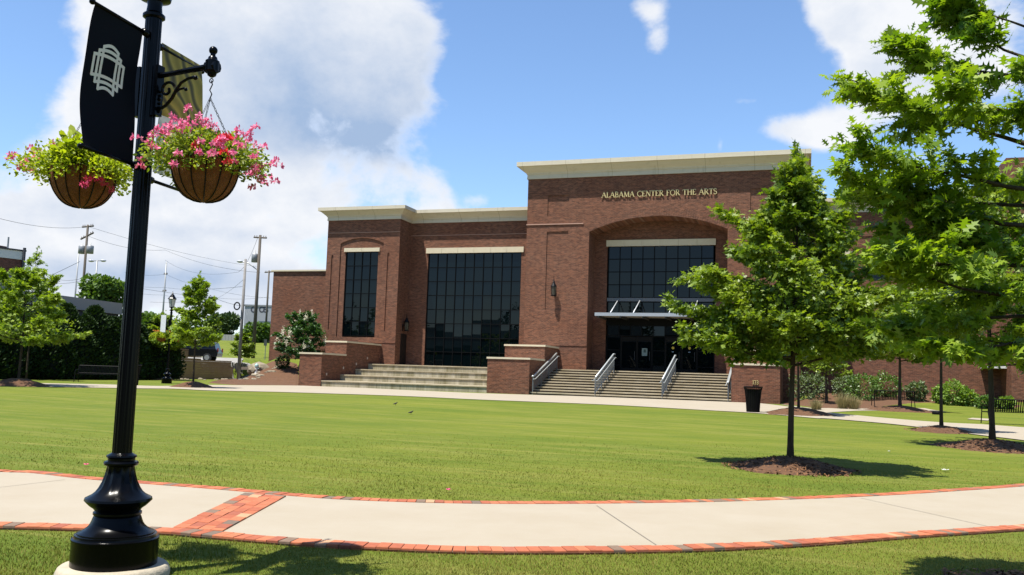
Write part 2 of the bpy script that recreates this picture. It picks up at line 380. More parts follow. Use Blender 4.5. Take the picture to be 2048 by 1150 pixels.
def lawn_mat():
    m = bpy.data.materials.new('lawn_grass'); m.use_nodes = True; nt = m.node_tree; p = nt.nodes['Principled BSDF']
    p.inputs['Roughness'].default_value = .9; p.inputs['Specular IOR Level'].default_value = .15
    g = N(nt, 'ShaderNodeNewGeometry')
    def ns(s, d, r=.6, st=(1, 1, 1), rot=0):
        mp = N(nt, 'ShaderNodeMapping'); mp.inputs['Scale'].default_value = st; mp.inputs['Rotation'].default_value = (0, 0, rot); L(nt, g.outputs['Position'], mp.inputs[0])
        n = N(nt, 'ShaderNodeTexNoise'); n.inputs['Scale'].default_value = s; n.inputs['Detail'].default_value = d; n.inputs['Roughness'].default_value = r; L(nt, mp.outputs[0], n.inputs['Vector']); return n.outputs['Fac']
    a = ns(.3, 7, .7, (.35, 1, 1), .3); b = ns(1.3, 9, .8, (.16, 1.5, 1), .3); c = ns(45, 4, .7); d = ns(3.0, 7, .8, (.25, 1.6, 1), .32)
    col = mixc(nt, mathn(nt, 'MULTIPLY_ADD', a, 4, -1.5, clamp=True), (.084, .116, .010), (.138, .152, .016))
    col = mixc(nt, mathn(nt, 'MULTIPLY_ADD', b, 6.0, -2.9, clamp=True), col, (.185, .178, .038))
    col = mixc(nt, mathn(nt, 'MULTIPLY_ADD', d, 5.0, -2.6, clamp=True), col, (.050, .092, .006))
    col = mixc(nt, mathn(nt, 'MULTIPLY', mathn(nt, 'MULTIPLY_ADD', c, 3.0, -1.0, clamp=True), .4), col, (.038, .07, .006))
    L(nt, col, p.inputs['Base Color'])
    bp = N(nt, 'ShaderNodeBump'); bp.inputs['Strength'].default_value = .7; bp.inputs['Distance'].default_value = .03
    L(nt, mathn(nt, 'ADD', c, d), bp.inputs['Height']); L(nt, bp.outputs[0], p.inputs['Normal'])
    return m
LAWN = lawn_mat()
def build_ground():
    rad = [0.0, .6]
    while rad[-1] < 6000: rad.append(rad[-1] * ((1.012 if 45 < rad[-1] < 100 else 1.04) if rad[-1] < 150 else 1.25) + (.02))
    angs = []
    a = -180.0
    while a < 180: angs.append(a); a += ((.35 if -42 < a < -22 else .6) if -62 <= a <= 24 else 4.0)
    n = len(angs); vs = []
    for r_ in rad:
        for a in angs:
            u, v = r_ * math.sin(R(a)), r_ * math.cos(R(a)); vs.append((u, v, G(u, v)))
    fs = [(i * n + k, (i + 1) * n + k, (i + 1) * n + (k + 1) % n, i * n + (k + 1) % n) for i in range(len(rad) - 1) for k in range(n)]
    fs = [f[::-1] for f in fs]
    mb = MB(); mb.add(vs, fs); o = mb.build('ground', LAWN, smooth=True); structure(o)
    if o.data.polygons[len(o.data.polygons) // 2].normal.z < 0: o.data.flip_normals()
build_ground()

def polyline(pxs, n, dz=0.0):
    P = [onG(x, y) for x, y in pxs]
    # catmull-rom through ground points
    out_ = []
    Q = [P[0] * 2 - P[1]] + P + [P[-1] * 2 - P[-2]]
    seg = len(P) - 1
    for i in range(n + 1):
        t = i / n * seg; k = min(int(t), seg - 1); f = t - k
        a, b, c, d = Q[k], Q[k + 1], Q[k + 2], Q[k + 3]
        p = .5 * ((2 * b) + (c - a) * f + (2 * a - 5 * b + 4 * c - d) * f * f + (3 * b - a - 3 * c + d) * f ** 3)
        out_.append(p)
    return out_
def resample(P, n):
    s = [0.0]
    for a, b in zip(P[:-1], P[1:]): s.append(s[-1] + (b - a).length)
    out_ = []; k = 0
    for i in range(n + 1):
        t = s[-1] * i / n
        while k < len(s) - 2 and s[k + 1] < t: k += 1
        f = (t - s[k]) / max(1e-9, s[k + 1] - s[k]); out_.append(P[k].lerp(P[k + 1], min(1, max(0, f))))
    return out_, s[-1]
# near curving path: outer = near the camera, inner = lawn side
INNER_B = [(-500, 905), (-200, 925), (0, 943.7), (86, 947.5), (204, 960.5), (440, 979), (600, 993), (720, 1001), (890, 1006.5), (1060, 1008), (1256, 1006.5), (1461, 1002.5), (1716, 993), (1921, 980.5), (2048, 971), (2300, 948)]
OUTER_C = [(-500, 1046), (-200, 1049), (0, 1051.5), (180, 1056), (343, 1063), (441, 1071), (600, 1084), (800, 1095), (1000, 1100.7), (1317, 1098), (1563, 1088), (1768, 1073), (1972, 1059.5), (2048, 1054), (2300, 1032)]
innerB = polyline(INNER_B, 240); outerC = polyline(OUTER_C, 240)
def offset(P, dist, side):
    out_ = []
    for i, p in enumerate(P):
        t = P[min(i + 1, len(P) - 1)] - P[max(i - 1, 0)]; t.z = 0; t.normalize()
        nrm = Vector((-t.y, t.x, 0)) * side; out_.append(p + nrm * dist)
    return out_
BW = .205
innerC = offset(innerB, BW, -1)          # towards the camera
outerB = offset(outerC, BW, -1)
PZ = .03
def strip(mb, A, B, dz, var=0.0):
    n = min(len(A), len(B)) - 1; K = max(1, int((A[n // 2] - B[n // 2]).length / .8))
    vs = []
    for a, b in zip(A, B):
        for k in range(K + 1):
            q = a.lerp(b, k / K); vs.append((q.x, q.y, G(q.x, q.y) + dz))
    mb.add(vs, [(i * (K + 1) + k, (i + 1) * (K + 1) + k, (i + 1) * (K + 1) + k + 1, i * (K + 1) + k + 1) for i in range(n) for k in range(K)], var)
iC, _ = resample(innerC, 200); oC, _ = resample(outerC, 200)
# match by azimuth so that strips run across
def at_az(P, a):
    azs = [math.degrees(math.atan2(p.x, p.y)) for p in P]
    return Vector((float(np.interp(a, azs, [p.x for p in P])), float(np.interp(a, azs, [p.y for p in P])), 0))
azs = np.linspace(-62, 21, 240)
mb = MB(); strip(mb, [at_az(innerC, a) for a in azs], [at_az(outerC, a) for a in azs], PZ)
path_o = mb.build('path', CONC); structure(path_o)
# control joints as thin dark saw cuts
mb = MB()
for (x0, y0, x1, y1) in ((1193, 1016.5, 1312, 1097), (1722, 1001, 1975, 1058.5), (129, 964.5, -40, 985), (-330, 940, -600, 1040)):
    a, b = onG(x0, y0), onG(x1, y1); t = (b - a).normalized(); nn = Vector((-t.y, t.x, 0)) * .005
    mb.quad(*[(p.x, p.y, G(p.x, p.y) + PZ + .004) for p in (a - nn, b - nn, b + nn, a + nn)])
structure(mb.build('path_joint', JOINT))
# brick pavers
def paver_mat():
    m = bpy.data.materials.new('paver_brick'); m.use_nodes = True; nt = m.node_tree; p = nt.nodes['Principled BSDF']
    p.inputs['Roughness'].default_value = .85
    a = N(nt, 'ShaderNodeAttribute'); a.attribute_name = 'var'
    cr = N(nt, 'ShaderNodeValToRGB'); cr.color_ramp.interpolation = 'CONSTANT'; L(nt, a.outputs['Fac'], cr.inputs[0])
    e = cr.color_ramp.elements; e[0].color = (0.344, 0.094, 0.036, 1); e[1].position = .18; e[1].color = (0.298, 0.078, 0.030, 1)
    for pos, c in ((.36, (0.391, 0.119, 0.047)), (.52, (0.260, 0.070, 0.032)), (.62, (0.158, 0.102, 0.065)), (.74, (0.353, 0.107, 0.043)), (.87, (0.409, 0.221, 0.115)), (.90, (0.130, 0.090, 0.061)), (.95, (0.307, 0.090, 0.043))):
        x = e.new(pos); x.color = (*c, 1)
    g = N(nt, 'ShaderNodeNewGeometry'); n = N(nt, 'ShaderNodeTexNoise'); n.inputs['Scale'].default_value = 22; n.inputs['Detail'].default_value = 7; L(nt, g.outputs['Position'], n.inputs['Vector'])
    col = mixc(nt, mathn(nt, 'MULTIPLY_ADD', n.outputs['Fac'], 2.5, -.8, clamp=True), mixc(nt, 1.0, cr.outputs[0], (.8, .78, .78), 'MULTIPLY'), cr.outputs[0])
    L(nt, col, p.inputs['Base Color'])
    bp = N(nt, 'ShaderNodeBump'); bp.inputs['Strength'].default_value = .4; bp.inputs['Distance'].default_value = .006; L(nt, n.outputs['Fac'], bp.inputs['Height']); L(nt, bp.outputs[0], p.inputs['Normal'])
    return m
PAVER = paver_mat()
rp = random.Random(3)
def brick_block(mb, q, z0, z1):
    # q: four corners xy, inset by gap
    c = sum(q, Vector((0, 0, 0))) / 4
    dz = rp.uniform(-.003, .004); vv = rp.random()
    lo = [(c + (p - c) * .975) for p in q]; hi = [(c + (p - c) * .945) for p in q]
    vs = [(p.x, p.y, G(c.x, c.y) + z0) for p in lo] + [(p.x, p.y, G(c.x, c.y) + z1 - .006 + dz) for p in lo] + [(p.x, p.y, G(c.x, c.y) + z1 + dz) for p in hi]
    fs = [(0, 1, 5, 4), (1, 2, 6, 5), (2, 3, 7, 6), (3, 0, 4, 7), (4, 5, 9, 8), (5, 6, 10, 9), (6, 7, 11, 10), (7, 4, 8, 11), (8, 9, 10, 11)]
    mb.add(vs, fs, vv)
def edging(A, B, name):
    Ar, la = resample(A, 2000); n = int(la / .104)
    Ar, _ = resample(A, n); nrmB = []
    mb = MB()
    for i in range(n):
        a, b = Ar[i], Ar[i + 1]
        t = (b - a); t.z = 0; t.normalize(); nn = Vector((t.y, -t.x, 0)) * (BW - .004)
        brick_block(mb, [a, b, b + nn, a + nn], -.08, PZ + .006)
    o = mb.build(name, PAVER); structure(o)
    mb = MB(); strip(mb, offset(A, -.01, -1), offset(A, BW + .0, -1), PZ - .012); structure(mb.build('path_bedding', mat('sand_joint', (.17, .11, .07), 1)))
edging(innerB, innerC, 'path_edging'); edging(outerC, outerB, 'path_edging')
# cross band
mb = MB(); a0, a1 = onG(489, 992), onG(572, 998.5); b0, b1 = onG(346, 1062.5), onG(445, 1070.5)
rows = 4; ncol = int((b0 - a0).length / .205)
for r_ in range(rows):
    for k in range(-1, ncol + 1):
        f0 = (k + (.5 if r_ % 2 else 0)) / ncol; f1 = f0 + 1 / ncol
        f0, f1 = max(0.0, f0), min(1.0, f1)
        if f1 - f0 < .01: continue
        def P(f, g): return (a0.lerp(b0, f)).lerp(a1.lerp(b1, f), g)
        brick_block(mb, [P(f0, r_ / rows), P(f1, r_ / rows), P(f1, (r_ + 1) / rows), P(f0, (r_ + 1) / rows)], -.02, PZ + .012)
structure(mb.build('path_cross_band', PAVER))

# far paths
def band(name, near, far_, m=CONC, dz=.02, n=80, kind='structure'):
    A, _ = resample(polyline(near, 120), n); B, _ = resample(polyline(far_, 120), n)
    mb = MB(); strip(mb, A, B, dz); o = mb.build(name, m); o['kind'] = kind; return o
band('path', [(-260, 770), (0, 772), (64, 773.3), (129, 774.8), (266, 777.3), (352, 778.3), (419, 781.5), (580, 785.4), (799, 792.5), (960, 800), (1200, 809.5), (1400, 820.5), (1520, 827.5), (1640, 838)],
     [(-260, 763.5), (0, 765.5), (64, 766.6), (150, 768.3), (221, 769.7), (322, 772.6), (400, 770.5), (480, 771), (640, 772.5), (800, 780), (974, 787.5), (1200, 794), (1461, 802.5), (1640, 822.5)], n=160)
band('path', [(1636, 837.6), (1660, 838.5), (1772, 848), (1855, 857.5), (1961, 871.5), (2048, 882), (2300, 915)], [(1636, 822.3), (1654, 825.5), (1766, 836.5), (1878, 845.5), (1967, 850), (2048, 856), (2300, 874)], dz=.024)
band('path', [(1620, 821.5), (1654, 825), (1745, 821.6), (1896, 824)], [(1560, 808.5), (1627, 816.5), (1736, 814.5), (1850, 817)], dz=.017)
# pale slab
q = [onG(*p) for p in ((1934, 839), (1944, 836.5), (1980, 838.5), (1976, 842))]
mb = MB(); mb.quad(*[(p.x, p.y, p.z + .02) for p in q]); structure(mb.build('concrete_pad', CONC))

# ------------------------------------------------------------------ grass blades near the camera
def path_mask(u, v):
    a = np.degrees(np.arctan2(u, v)); r_ = np.hypot(u, v)
    def rr(P): 
        aa = np.array([math.degrees(math.atan2(p.x, p.y)) for p in P]); rrr = np.array([math.hypot(p.x, p.y) for p in P]); return np.interp(a, aa, rrr)
    return (r_ > rr(outerB) + .022) & (r_ < rr(innerB) - .022)
def Gnp(u, v):
    d = u * FW[0] + v * FW[1]; x = np.clip((d - 9) / 36, 0, 1); return .43 * x * x * (3 - 2 * x)
BLADE = mat('grass_blade', (0.0478, 0.0870, 0.0043), .65, trans=.2, attr=(.24, .20, .05), spec=.15)
def grass():
    n = 430000
    a = RNG.uniform(-51, 15, n); r_ = 4.2 * np.exp(RNG.uniform(0, 1, n) ** 1.4 * math.log(22 / 4.2))
    kp = RNG.uniform(0, 1, n) < np.clip((22 - r_) / 14, 0, 1); a, r_ = a[kp], r_[kp]; n = len(a)
    u, v = r_ * np.sin(np.radians(a)), r_ * np.cos(np.radians(a))
    keep = ~path_mask(u, v); u, v, r_ = u[keep], v[keep], r_[keep]
    n = len(u)
    z = Gnp(u, v)
    th = RNG.uniform(0, 2 * np.pi, n); h = RNG.uniform(.008, .028, n) * (1 + .3 * np.sin(u * 2.1 + np.sin(v * 1.7)) * np.sin(v * 1.3)); wd = RNG.uniform(.0014, .0026, n) * (1 + r_ / 9)
    lean = RNG.uniform(.1, .9, n) * h; ph = RNG.uniform(0, 2 * np.pi, n)
    P0 = np.stack([u - np.cos(th) * wd, v - np.sin(th) * wd, z - .003], 1); P1 = np.stack([u + np.cos(th) * wd, v + np.sin(th) * wd, z - .003], 1)
    P2 = np.stack([u + np.cos(ph) * lean, v + np.sin(ph) * lean, z + h], 1)
    V = np.stack([P0, P1, P2], 1).reshape(-1, 3)
    patch = .5 + .5 * np.sin(u * 1.9 + 2 * np.sin(v * .8)) * np.cos(v * 2.3 + u)
    patch2 = np.clip(np.sin(u * .7 + 1.3 * np.sin(v * .9)) * np.sin(v * .8 + .9 * np.sin(u * 1.1)) * 1.6, 0, 1)
    var = np.clip(RNG.beta(1.3, 1.9, n) * .8 + patch * .22 + patch2 * .3, 0, 1)
    ag = np.degrees(np.arctan2(u, v)); aa = lambda P: (np.array([math.degrees(math.atan2(p.x, p.y)) for p in P]), np.array([math.hypot(p.x, p.y) for p in P]))
    dr = np.minimum(np.abs(r_ - np.interp(ag, *aa(outerB))), np.abs(r_ - np.interp(ag, *aa(innerB))))
    var = np.clip(var + .75 * np.exp(-dr / .13) * RNG.uniform(.2, 1, n), 0, 1)
    o = fast('grass', V, 3, var, BLADE); tag(o, kind='stuff')
grass()

# ------------------------------------------------------------------ leaves & trees
OAK = np.array([(0, 0), (.10, .05), (.20, .30), (.30, .10), (.42, .12), (.55, .46), (.60, .13), (.72, .14), (.86, .34), (.86, .10), (1.12, 0),
                (.86, -.10), (.86, -.34), (.72, -.14), (.60, -.13), (.55, -.46), (.42, -.12), (.30, -.10), (.20, -.30), (.10, -.05)])
OAK_S = np.array([(0, 0), (.25, .28), (.38, .10), (.60, .42), (.70, .12), (1.1, 0), (.70, -.12), (.60, -.42), (.38, -.10), (.25, -.28)])
OVAL = np.array([(0, 0), (.35, .28), (.75, .22), (1.0, 0), (.75, -.22), (.35, -.28)])
ROUND = np.array([(0, 0), (.3, .38), (.65, .48), (.95, .3), (1.02, 0), (.95, -.3), (.65, -.48), (.3, -.38)])
RHOMB = np.array([(0, 0), (.5, .32), (1.0, 0), (.5, -.32)])
def leaf_verts(P, D, size, shape, tilt=.6, rng=RNG, curl=.25):
    """P (n,3) positions, D (n,3) leaf pointing directions"""
    n = len(P)
    D = D / (np.linalg.norm(D, axis=1, keepdims=True) + 1e-9)
    upv = np.tile(np.array([0, 0, 1.0]), (n, 1)) + rng.normal(0, tilt, (n, 3))
    S = np.cross(upv, D); S /= (np.linalg.norm(S, axis=1, keepdims=True) + 1e-9); U = np.cross(D, S)
    sh = shape
    x = sh[:, 0][None, :, None]; y = sh[:, 1][None, :, None]
    zc = -curl * (sh[:, 0] ** 2)[None, :, None] * .5 - curl * np.abs(sh[:, 1])[None, :, None] * .6
    V = P[:, None, :] + size[:, None, None] * (D[:, None, :] * x + S[:, None, :] * y + U[:, None, :] * zc)
    return V.reshape(-1, 3)
def make_tree(name, base, H, tr, cb, prof, label, group, nl=26, leaves=9000, ls=.11, shape=OAK_S, m=LEAF, seed=1, bark=BARK, lean=(0, 0), twig=True, az0=0.0, extra=(), droop=.0, cat='tree', asp=1.0, clump=.12, side=None, wob=.05, leaf_tilt=.8, fill=.25):
    rng = np.random.default_rng(seed); rr = random.Random(seed)
    root = empty(name, base, label, cat, group)
    tb = MB()
    def tp(h):
        f = h / H; return Vector((lean[0] * f + wob * math.sin(f * 5 + seed) * f, lean[1] * f + wob * math.cos(f * 4 + seed) * f, h))
    hs = [H * i / 14 for i in range(15)]
    tb.tube([tp(h) - Vector((0, 0, .05 if i == 0 else 0)) for i, h in enumerate(hs)], [max(.006, tr * ((1 - .93 * (h / H) ** .9)) * (1.35 if i == 0 else 1)) for i, h in enumerate(hs)], 9)
    limbs = []
    for k in range(nl):
        f = (k + .5) / nl; h = cb + (H * .93 - cb) * f ** .95
        a = az0 + k * 2.39996 + rr.uniform(-.3, .3)
        Ln = prof(f) * rr.uniform(.72, 1.12)
        if side: Ln *= side(a)
        limbs.append((h, a, Ln, R(4 - droop * 14) + R(52) * f ** 1.4 + rr.uniform(-.1, .1)))
    for e in extra: limbs.append(e)
    Ps, Ds, Ws = [], [], []
    tot = sum(l[2] ** 1.35 for l in limbs)
    for (h, a, Ln, elv) in limbs:
        s0 = tp(h - .0); d = Vector((math.cos(a) * math.cos(elv), math.sin(a) * math.cos(elv), math.sin(elv)))
        pts = [s0]; npt = 7; cur = s0.copy(); dd = d.copy()
        for i in range(npt):
            dd = (dd + Vector((rr.uniform(-.13, .13), rr.uniform(-.13, .13), rr.uniform(-.06, .13) - .03 * droop))).normalized()
            cur = cur + dd * (Ln / npt); pts.append(cur.copy())
        r0 = max(.007, tr * .34 * (Ln / (prof(.15) + .01)) ** .8)
        tb.tube(pts, [r0 * (1 - .85 * i / npt) for i in range(npt + 1)], 5, cap=False)
        nleaf = int(leaves * Ln ** 1.35 / tot)
        # side twigs
        ntw = max(5, int(9 * Ln / (prof(.2) + .01)))
        tw = []
        for j in range(ntw):
            s = rr.uniform(.18, 1.0) ** .8; idx = s * npt; i0 = min(int(idx), npt - 1); p0 = pts[i0].lerp(pts[i0 + 1], idx - i0)
            ax = (pts[i0 + 1] - pts[i0]).normalized()
            sgn = 1 if j % 2 else -1; lat = Vector((0, 0, 1)).cross(ax)
            if lat.length < .1: lat = Vector((1, 0, 0))
            td = (ax * rr.uniform(.4, 1.0) + lat.normalized() * sgn * rr.uniform(.3, 1.1) + Vector((0, 0, rr.uniform(-.35, .35)))).normalized()
            tl = Ln * rr.uniform(.16, .38) * (1.25 - .6 * s)
            p1 = p0 + td * tl
            if twig: tb.tube([p0, p0.lerp(p1, .5) + Vector((0, 0, .02)), p1], [r0 * .3 + .002, r0 * .2 + .0015, .0015], 4, cap=False)
            tw.append((p0, p1, tl))
        tw.append((pts[-3], pts[-1], (pts[-1] - pts[-3]).length)); tw.append((pts[-2], pts[-1] + dd * .08, .2))
        lens = np.array([t[2] for t in tw]) + .05; pr = lens / lens.sum()
        ch = rng.choice(len(tw), nleaf, p=pr)
        A = np.array([tuple(t[0]) for t in tw])[ch]; B = np.array([tuple(t[1]) for t in tw])[ch]
        s = rng.uniform(.1, 1.05, nleaf)[:, None]
        P = A + (B - A) * s + rng.normal(0, clump * .55, (nleaf, 3)) * np.array([1, 1, .6])
        D = (B - A) / (np.linalg.norm(B - A, axis=1, keepdims=True) + 1e-6) + rng.normal(0, .75, (nleaf, 3)) * np.array([1, 1, .6]) - np.array([0, 0, .25])
        Ps.append(P); Ds.append(D)
    # filler leaves through the inner crown
    nf_ = int(leaves * fill); hh = rng.uniform(0, 1, nf_) ** 1.35; aa = rng.uniform(0, 6.283, nf_)
    pr_ = np.array([prof(x) for x in np.linspace(0, 1, 21)]); rr_ = np.interp(hh, np.linspace(0, 1, 21), pr_) * rng.uniform(.05, .95, nf_) ** .7
    hz = cb + (H * .95 - cb) * hh + rr_ * .25; P = np.stack([np.cos(aa) * rr_ + lean[0] * hz / H, np.sin(aa) * rr_ + lean[1] * hz / H, hz], 1)
    k1 = np.sin(P[:, 0] * 2.9 / (prof(.2) * .5) + seed) * np.sin(P[:, 1] * 3.1 / (prof(.2) * .5) + 2 * seed) + np.sin(P[:, 2] * 3.3 + seed + np.cos(aa * 2) * 1.5); P = P[k1 > .05]
    Ps.append(P); Ds.append(rng.normal(0, 1, P.shape) * np.array([1, 1, .4]) - np.array([0, 0, .3]))
    # leader leaves
    nt_ = int(leaves * .005) + 6
    s = rng.uniform(.82, 1.0, nt_); P = np.array([tuple(tp(H * x)) for x in s]) + rng.normal(0, clump * .5, (nt_, 3)); Ps.append(P); Ds.append(rng.normal(0, 1, (nt_, 3)))
    P = np.concatenate(Ps); D = np.concatenate(Ds); n = len(P)
    size = ls * rng.uniform(.4, 1.25, n)
    V = leaf_verts(P, D, size, shape, leaf_tilt, rng)
    # leaves get lighter and yellower towards the outside
    rad = np.hypot(P[:, 0], P[:, 1]); rn = rad / (rad.max() + 1e-6)
    var = np.clip(rng.beta(1.6, 2.2, n) * .8 + .25 * np.sin(P[:, 0] * 3 + P[:, 2] * 4 + seed) * .5 + .12 * rn, 0, 1)
    tk = tb.build('trunk', bark, root, smooth=True)
    fast('crown', V, len(shape), var, m, root)
    return root

def mulch_ring(c, r_, h, label, chips=0, seed=0, dz=0.0):
    rng = random.Random(seed); mb = MB(); nr, na = 9, 40; vs = [(c.x, c.y, c.z + h)]
    ph = [rng.uniform(0, 6) for _ in range(3)]
    for i in range(1, nr + 1):
        f = i / nr
        for k in range(na):
            a = 2 * math.pi * k / na; rr = r_ * f * (1 + .07 * math.sin(3 * a + ph[0]) + .05 * math.sin(5 * a + ph[1]) + .03 * math.sin(11 * a + ph[2]))
            x, y = c.x + rr * math.cos(a), c.y + rr * math.sin(a)
            z = G(x, y) + h * (math.cos(math.pi * min(1, f)) * .5 + .5) ** .8 + (rng.uniform(-.012, .012) if i < nr else -.01)
            vs.append((x, y, z))
    fs = [(0, 1 + k, 1 + (k + 1) % na) for k in range(na)]
    fs += [(1 + (i - 1) * na + k, 1 + i * na + k, 1 + i * na + (k + 1) % na, 1 + (i - 1) * na + (k + 1) % na) for i in range(1, nr) for k in range(na)]
    mb.add(vs, fs, 0.1)
    for _ in range(chips):
        f = math.sqrt(rng.random()) * 1.06; a = rng.uniform(0, 6.283); x, y = c.x + r_ * f * math.cos(a), c.y + r_ * f * math.sin(a)
        z = G(x, y) + h * (math.cos(math.pi * min(1, f)) * .5 + .5) ** .8 + .012
        t = rng.uniform(0, 3.14); l = rng.uniform(.015, .05); w_ = rng.uniform(.005, .014); tz = rng.uniform(-.02, .02)
        dx, dy = math.cos(t), math.sin(t)
        mb.quad((x - dx * l - dy * w_, y - dy * l + dx * w_, z - tz), (x + dx * l - dy * w_, y + dy * l + dx * w_, z + tz), (x + dx * l + dy * w_, y + dy * l - dx * w_, z + tz + .006), (x - dx * l + dy * w_, y - dy * l - dx * w_, z - tz + .006), rng.random() ** 1.5)
    o = mb.build('mulch', MULCH); tag(o, label, 'mulch', 'mulch rings around the trees', 'stuff')
    return o

GT = 'young oaks planted round the lawn'
def pA(f): return 2.15 * (1 - f) ** .75 * (0.75 + .5 * math.sin(min(1, f * 2.6 + .35) * 1.57)) + .12
# tree A: the oak in the middle right
bA = onG(1580, 937)
make_tree('oak_tree', bA, 5.8, .062, 1.75, lambda f: 1.75 * (1 - f ** 1.25) ** .85 * (.93 + .1 * math.sin(f * 23 + 1)) + .07, 'young oak in a round mulch ring in front of the brick planter', GT, nl=48, leaves=44000, fill=.7, ls=.105, shape=OAK_S, seed=5, lean=(.12, .1),
          extra=[(2.5, math.pi * .98, 2.05, R(2)), (2.2, math.pi * 1.03, 1.7, R(-4)), (3.9, math.pi * 1.0, 1.45, R(12)), (3.1, math.pi * .95, 1.9, R(8)), (4.3, 0.1, 1.2, R(25)), (2.3, -.2, 1.6, R(-3)), (2.7, 3.5, 1.8, R(0)), (2.0, .35, 1.75, R(2)), (2.5, -.35, 1.8, R(6)), (3.0, .15, 1.6, R(12)), (2.15, -.8, 1.5, R(4)), (3.6, .3, 1.2, R(22)), (1.95, 3.9, 1.6, R(0)), (3.3, -2.2, 1.5, R(14))], clump=.10, az0=.4)
mulch_ring(bA, 1.12, .20, 'dark mulch ring under the oak nearest the brick planter', 900, 1)
bB = onG(1985, 897)
make_tree('oak_tree', bB, 7.2, .075, 1.9, lambda f: 2.45 * (1 - f ** 1.3) ** .8 + .1, 'oak with a straight grey trunk left of the slatted bench at the right edge', GT, nl=34, leaves=34000, fill=.6, ls=.135, shape=OAK_S, seed=9, clump=.12)
mulch_ring(bB, 1.3, .22, 'mulch ring at the foot of the oak by the right bench', 500, 2)
bC = onG(1883, 863)
make_tree('oak_tree', bC, 5.2, .06, 2.4, lambda f: 1.35 * (1 - f ** 1.3) ** .8 + .1, 'slim oak beside the right-hand path with its trunk in front of the shrub row', GT, nl=34, leaves=17000, ls=.14, shape=OAK_S, seed=12, m=LEAF)
mulch_ring(bC, 1.0, .18, 'mulch ring on the lawn edge by the right-hand path', 150, 3)
bD = onG(1597, 829)
make_tree('oak_tree', bD, 5.6, .06, 2.0, lambda f: 1.7 * (1 - f ** 1.3) ** .8 + .1, 'oak at the path corner standing just behind the nearer planter oak', GT, nl=36, leaves=22000, ls=.15, shape=OAK_S, seed=15, m=LEAF)
mulch_ring(bD, 1.5, .28, 'mulch ring where the front path forks at the right', 100, 4)
bE = onG(1800, 822)
make_tree('oak_tree', bE, 6.0, .09, 2.3, lambda f: 1.9 * (1 - f ** 1.3) ** .8 + .1, 'oak with a thick trunk rising in front of the small black bench', GT, nl=36, leaves=20000, ls=.17, shape=OAK_S, seed=18, m=LEAF)
mulch_ring(bE, 1.7, .26, 'mulch ring in front of the small black bench', 60, 5)
# tree F: overhanging tree on the right, trunk just outside the frame
bF = pt(2155, 1100, 6.6); bF.z = G(bF.x, bF.y)
PIH = math.pi
ex = [(3.85, PIH * 1.08, 1.25, R(12)), (3.3, PIH * 1.06, 1.5, R(8)), (3.0, PIH * 1.1, 1.55, R(3)), (2.75, PIH * 1.06, 1.55, R(0)), (2.45, PIH * 1.12, 1.5, R(-4)), (2.2, PIH * 1.1, 1.4, R(-6)), (4.2, PIH * 1.0, .8, R(20)), (2.1, PIH * 1.02, 1.25, R(-9)), (2.6, PIH * .95, 1.3, R(-4)), (1.95, PIH * 1.12, 1.15, R(-10)), (2.9, PIH * .9, 1.3, R(0)), (3.5, PIH * 1.2, 1.1, R(5))]
make_tree('oak_tree', bF, 6.2, .056, 2.0, lambda f: 1.12 * (1 - f ** 1.6) ** .8 + .15, 'nearest oak at the right edge with large lobed leaves hanging into view', GT, nl=13, leaves=14500, ls=.104, fill=.06, shape=OAK, seed=21, m=LEAFN, extra=ex, clump=.085, az0=.9, leaf_tilt=.7)
mulch_ring(bF, 1.05, .16, 'mulch ring at the bottom right corner under the nearest oak', 900, 6)

# left side trees
bL1 = onG(36, 771)
make_tree('oak_tree', bL1, 5.2, .065, 1.7, lambda f: 2.5 * (1 - f ** 1.1) ** .75 + .15, 'bright green oak at the far left with wide low branches', GT, nl=30, leaves=13000, ls=.18, shape=OAK_S, seed=31, m=LEAFY)
mulch_ring(bL1, 1.5, .32, 'mulch ring under the oak at the far left', 0, 7)
bL2 = onG(52, 759.5)
make_tree('oak_tree', bL2, 7.6, .06, 2.6, lambda f: 1.9 * (1 - f) ** .9 + .12, 'taller sparse oak standing behind the far left oak', GT, nl=20, leaves=4200, ls=.17, shape=OAK_S, seed=33, m=LEAFY)
bL3 = onG(386, 775)
make_tree('oak_tree', bL3, 5.7, .055, 1.95, lambda f: 1.35 * (1 - f ** 1.2) ** .75 + .1, 'bright green oak on the far lawn edge in front of the tan retaining wall', GT, nl=28, leaves=11000, ls=.18, shape=OAK_S, seed=35, m=LEAFY, lean=(-.1, 0))
mulch_ring(bL3, 1.15, .3, 'mulch ring under the oak in front of the tan wall', 0, 8)
bL4 = onG(320, 760)
make_tree('oak_tree', bL4, 4.8, .06, 2.0, lambda f: 1.9 * (1 - f ** 1.2) ** .75 + .1, 'low bright oak by the hedge left of the small far lamp post', GT, nl=24, leaves=9000, ls=.18, shape=OAK_S, seed=37, m=LEAFY)
mulch_ring(bL4, 1.3, .2, 'mulch ring at the hedge foot left of the far lamp post', 0, 9)
bL5 = onG(482, 758)
make_tree('sapling', bL5, 4.2, .03, 1.9, lambda f: 1.25 * (1 - f ** 1.2) ** .75 + .1, 'staked dark green sapling in the mulch bed beside the rocks', None, nl=22, leaves=7000, ls=.18, shape=OVAL, seed=39, m=LEAF)
bL6 = onG(1653, 809)
make_tree('small_tree', bL6, 3.4, .09, 1.5, lambda f: 1.3 * (1 - f ** 1.5) ** .6 + .1, 'small dark tree in the right mulch bed beside the ornamental grasses', None, nl=18, leaves=4200, ls=.14, shape=OVAL, seed=41, m=LEAF)

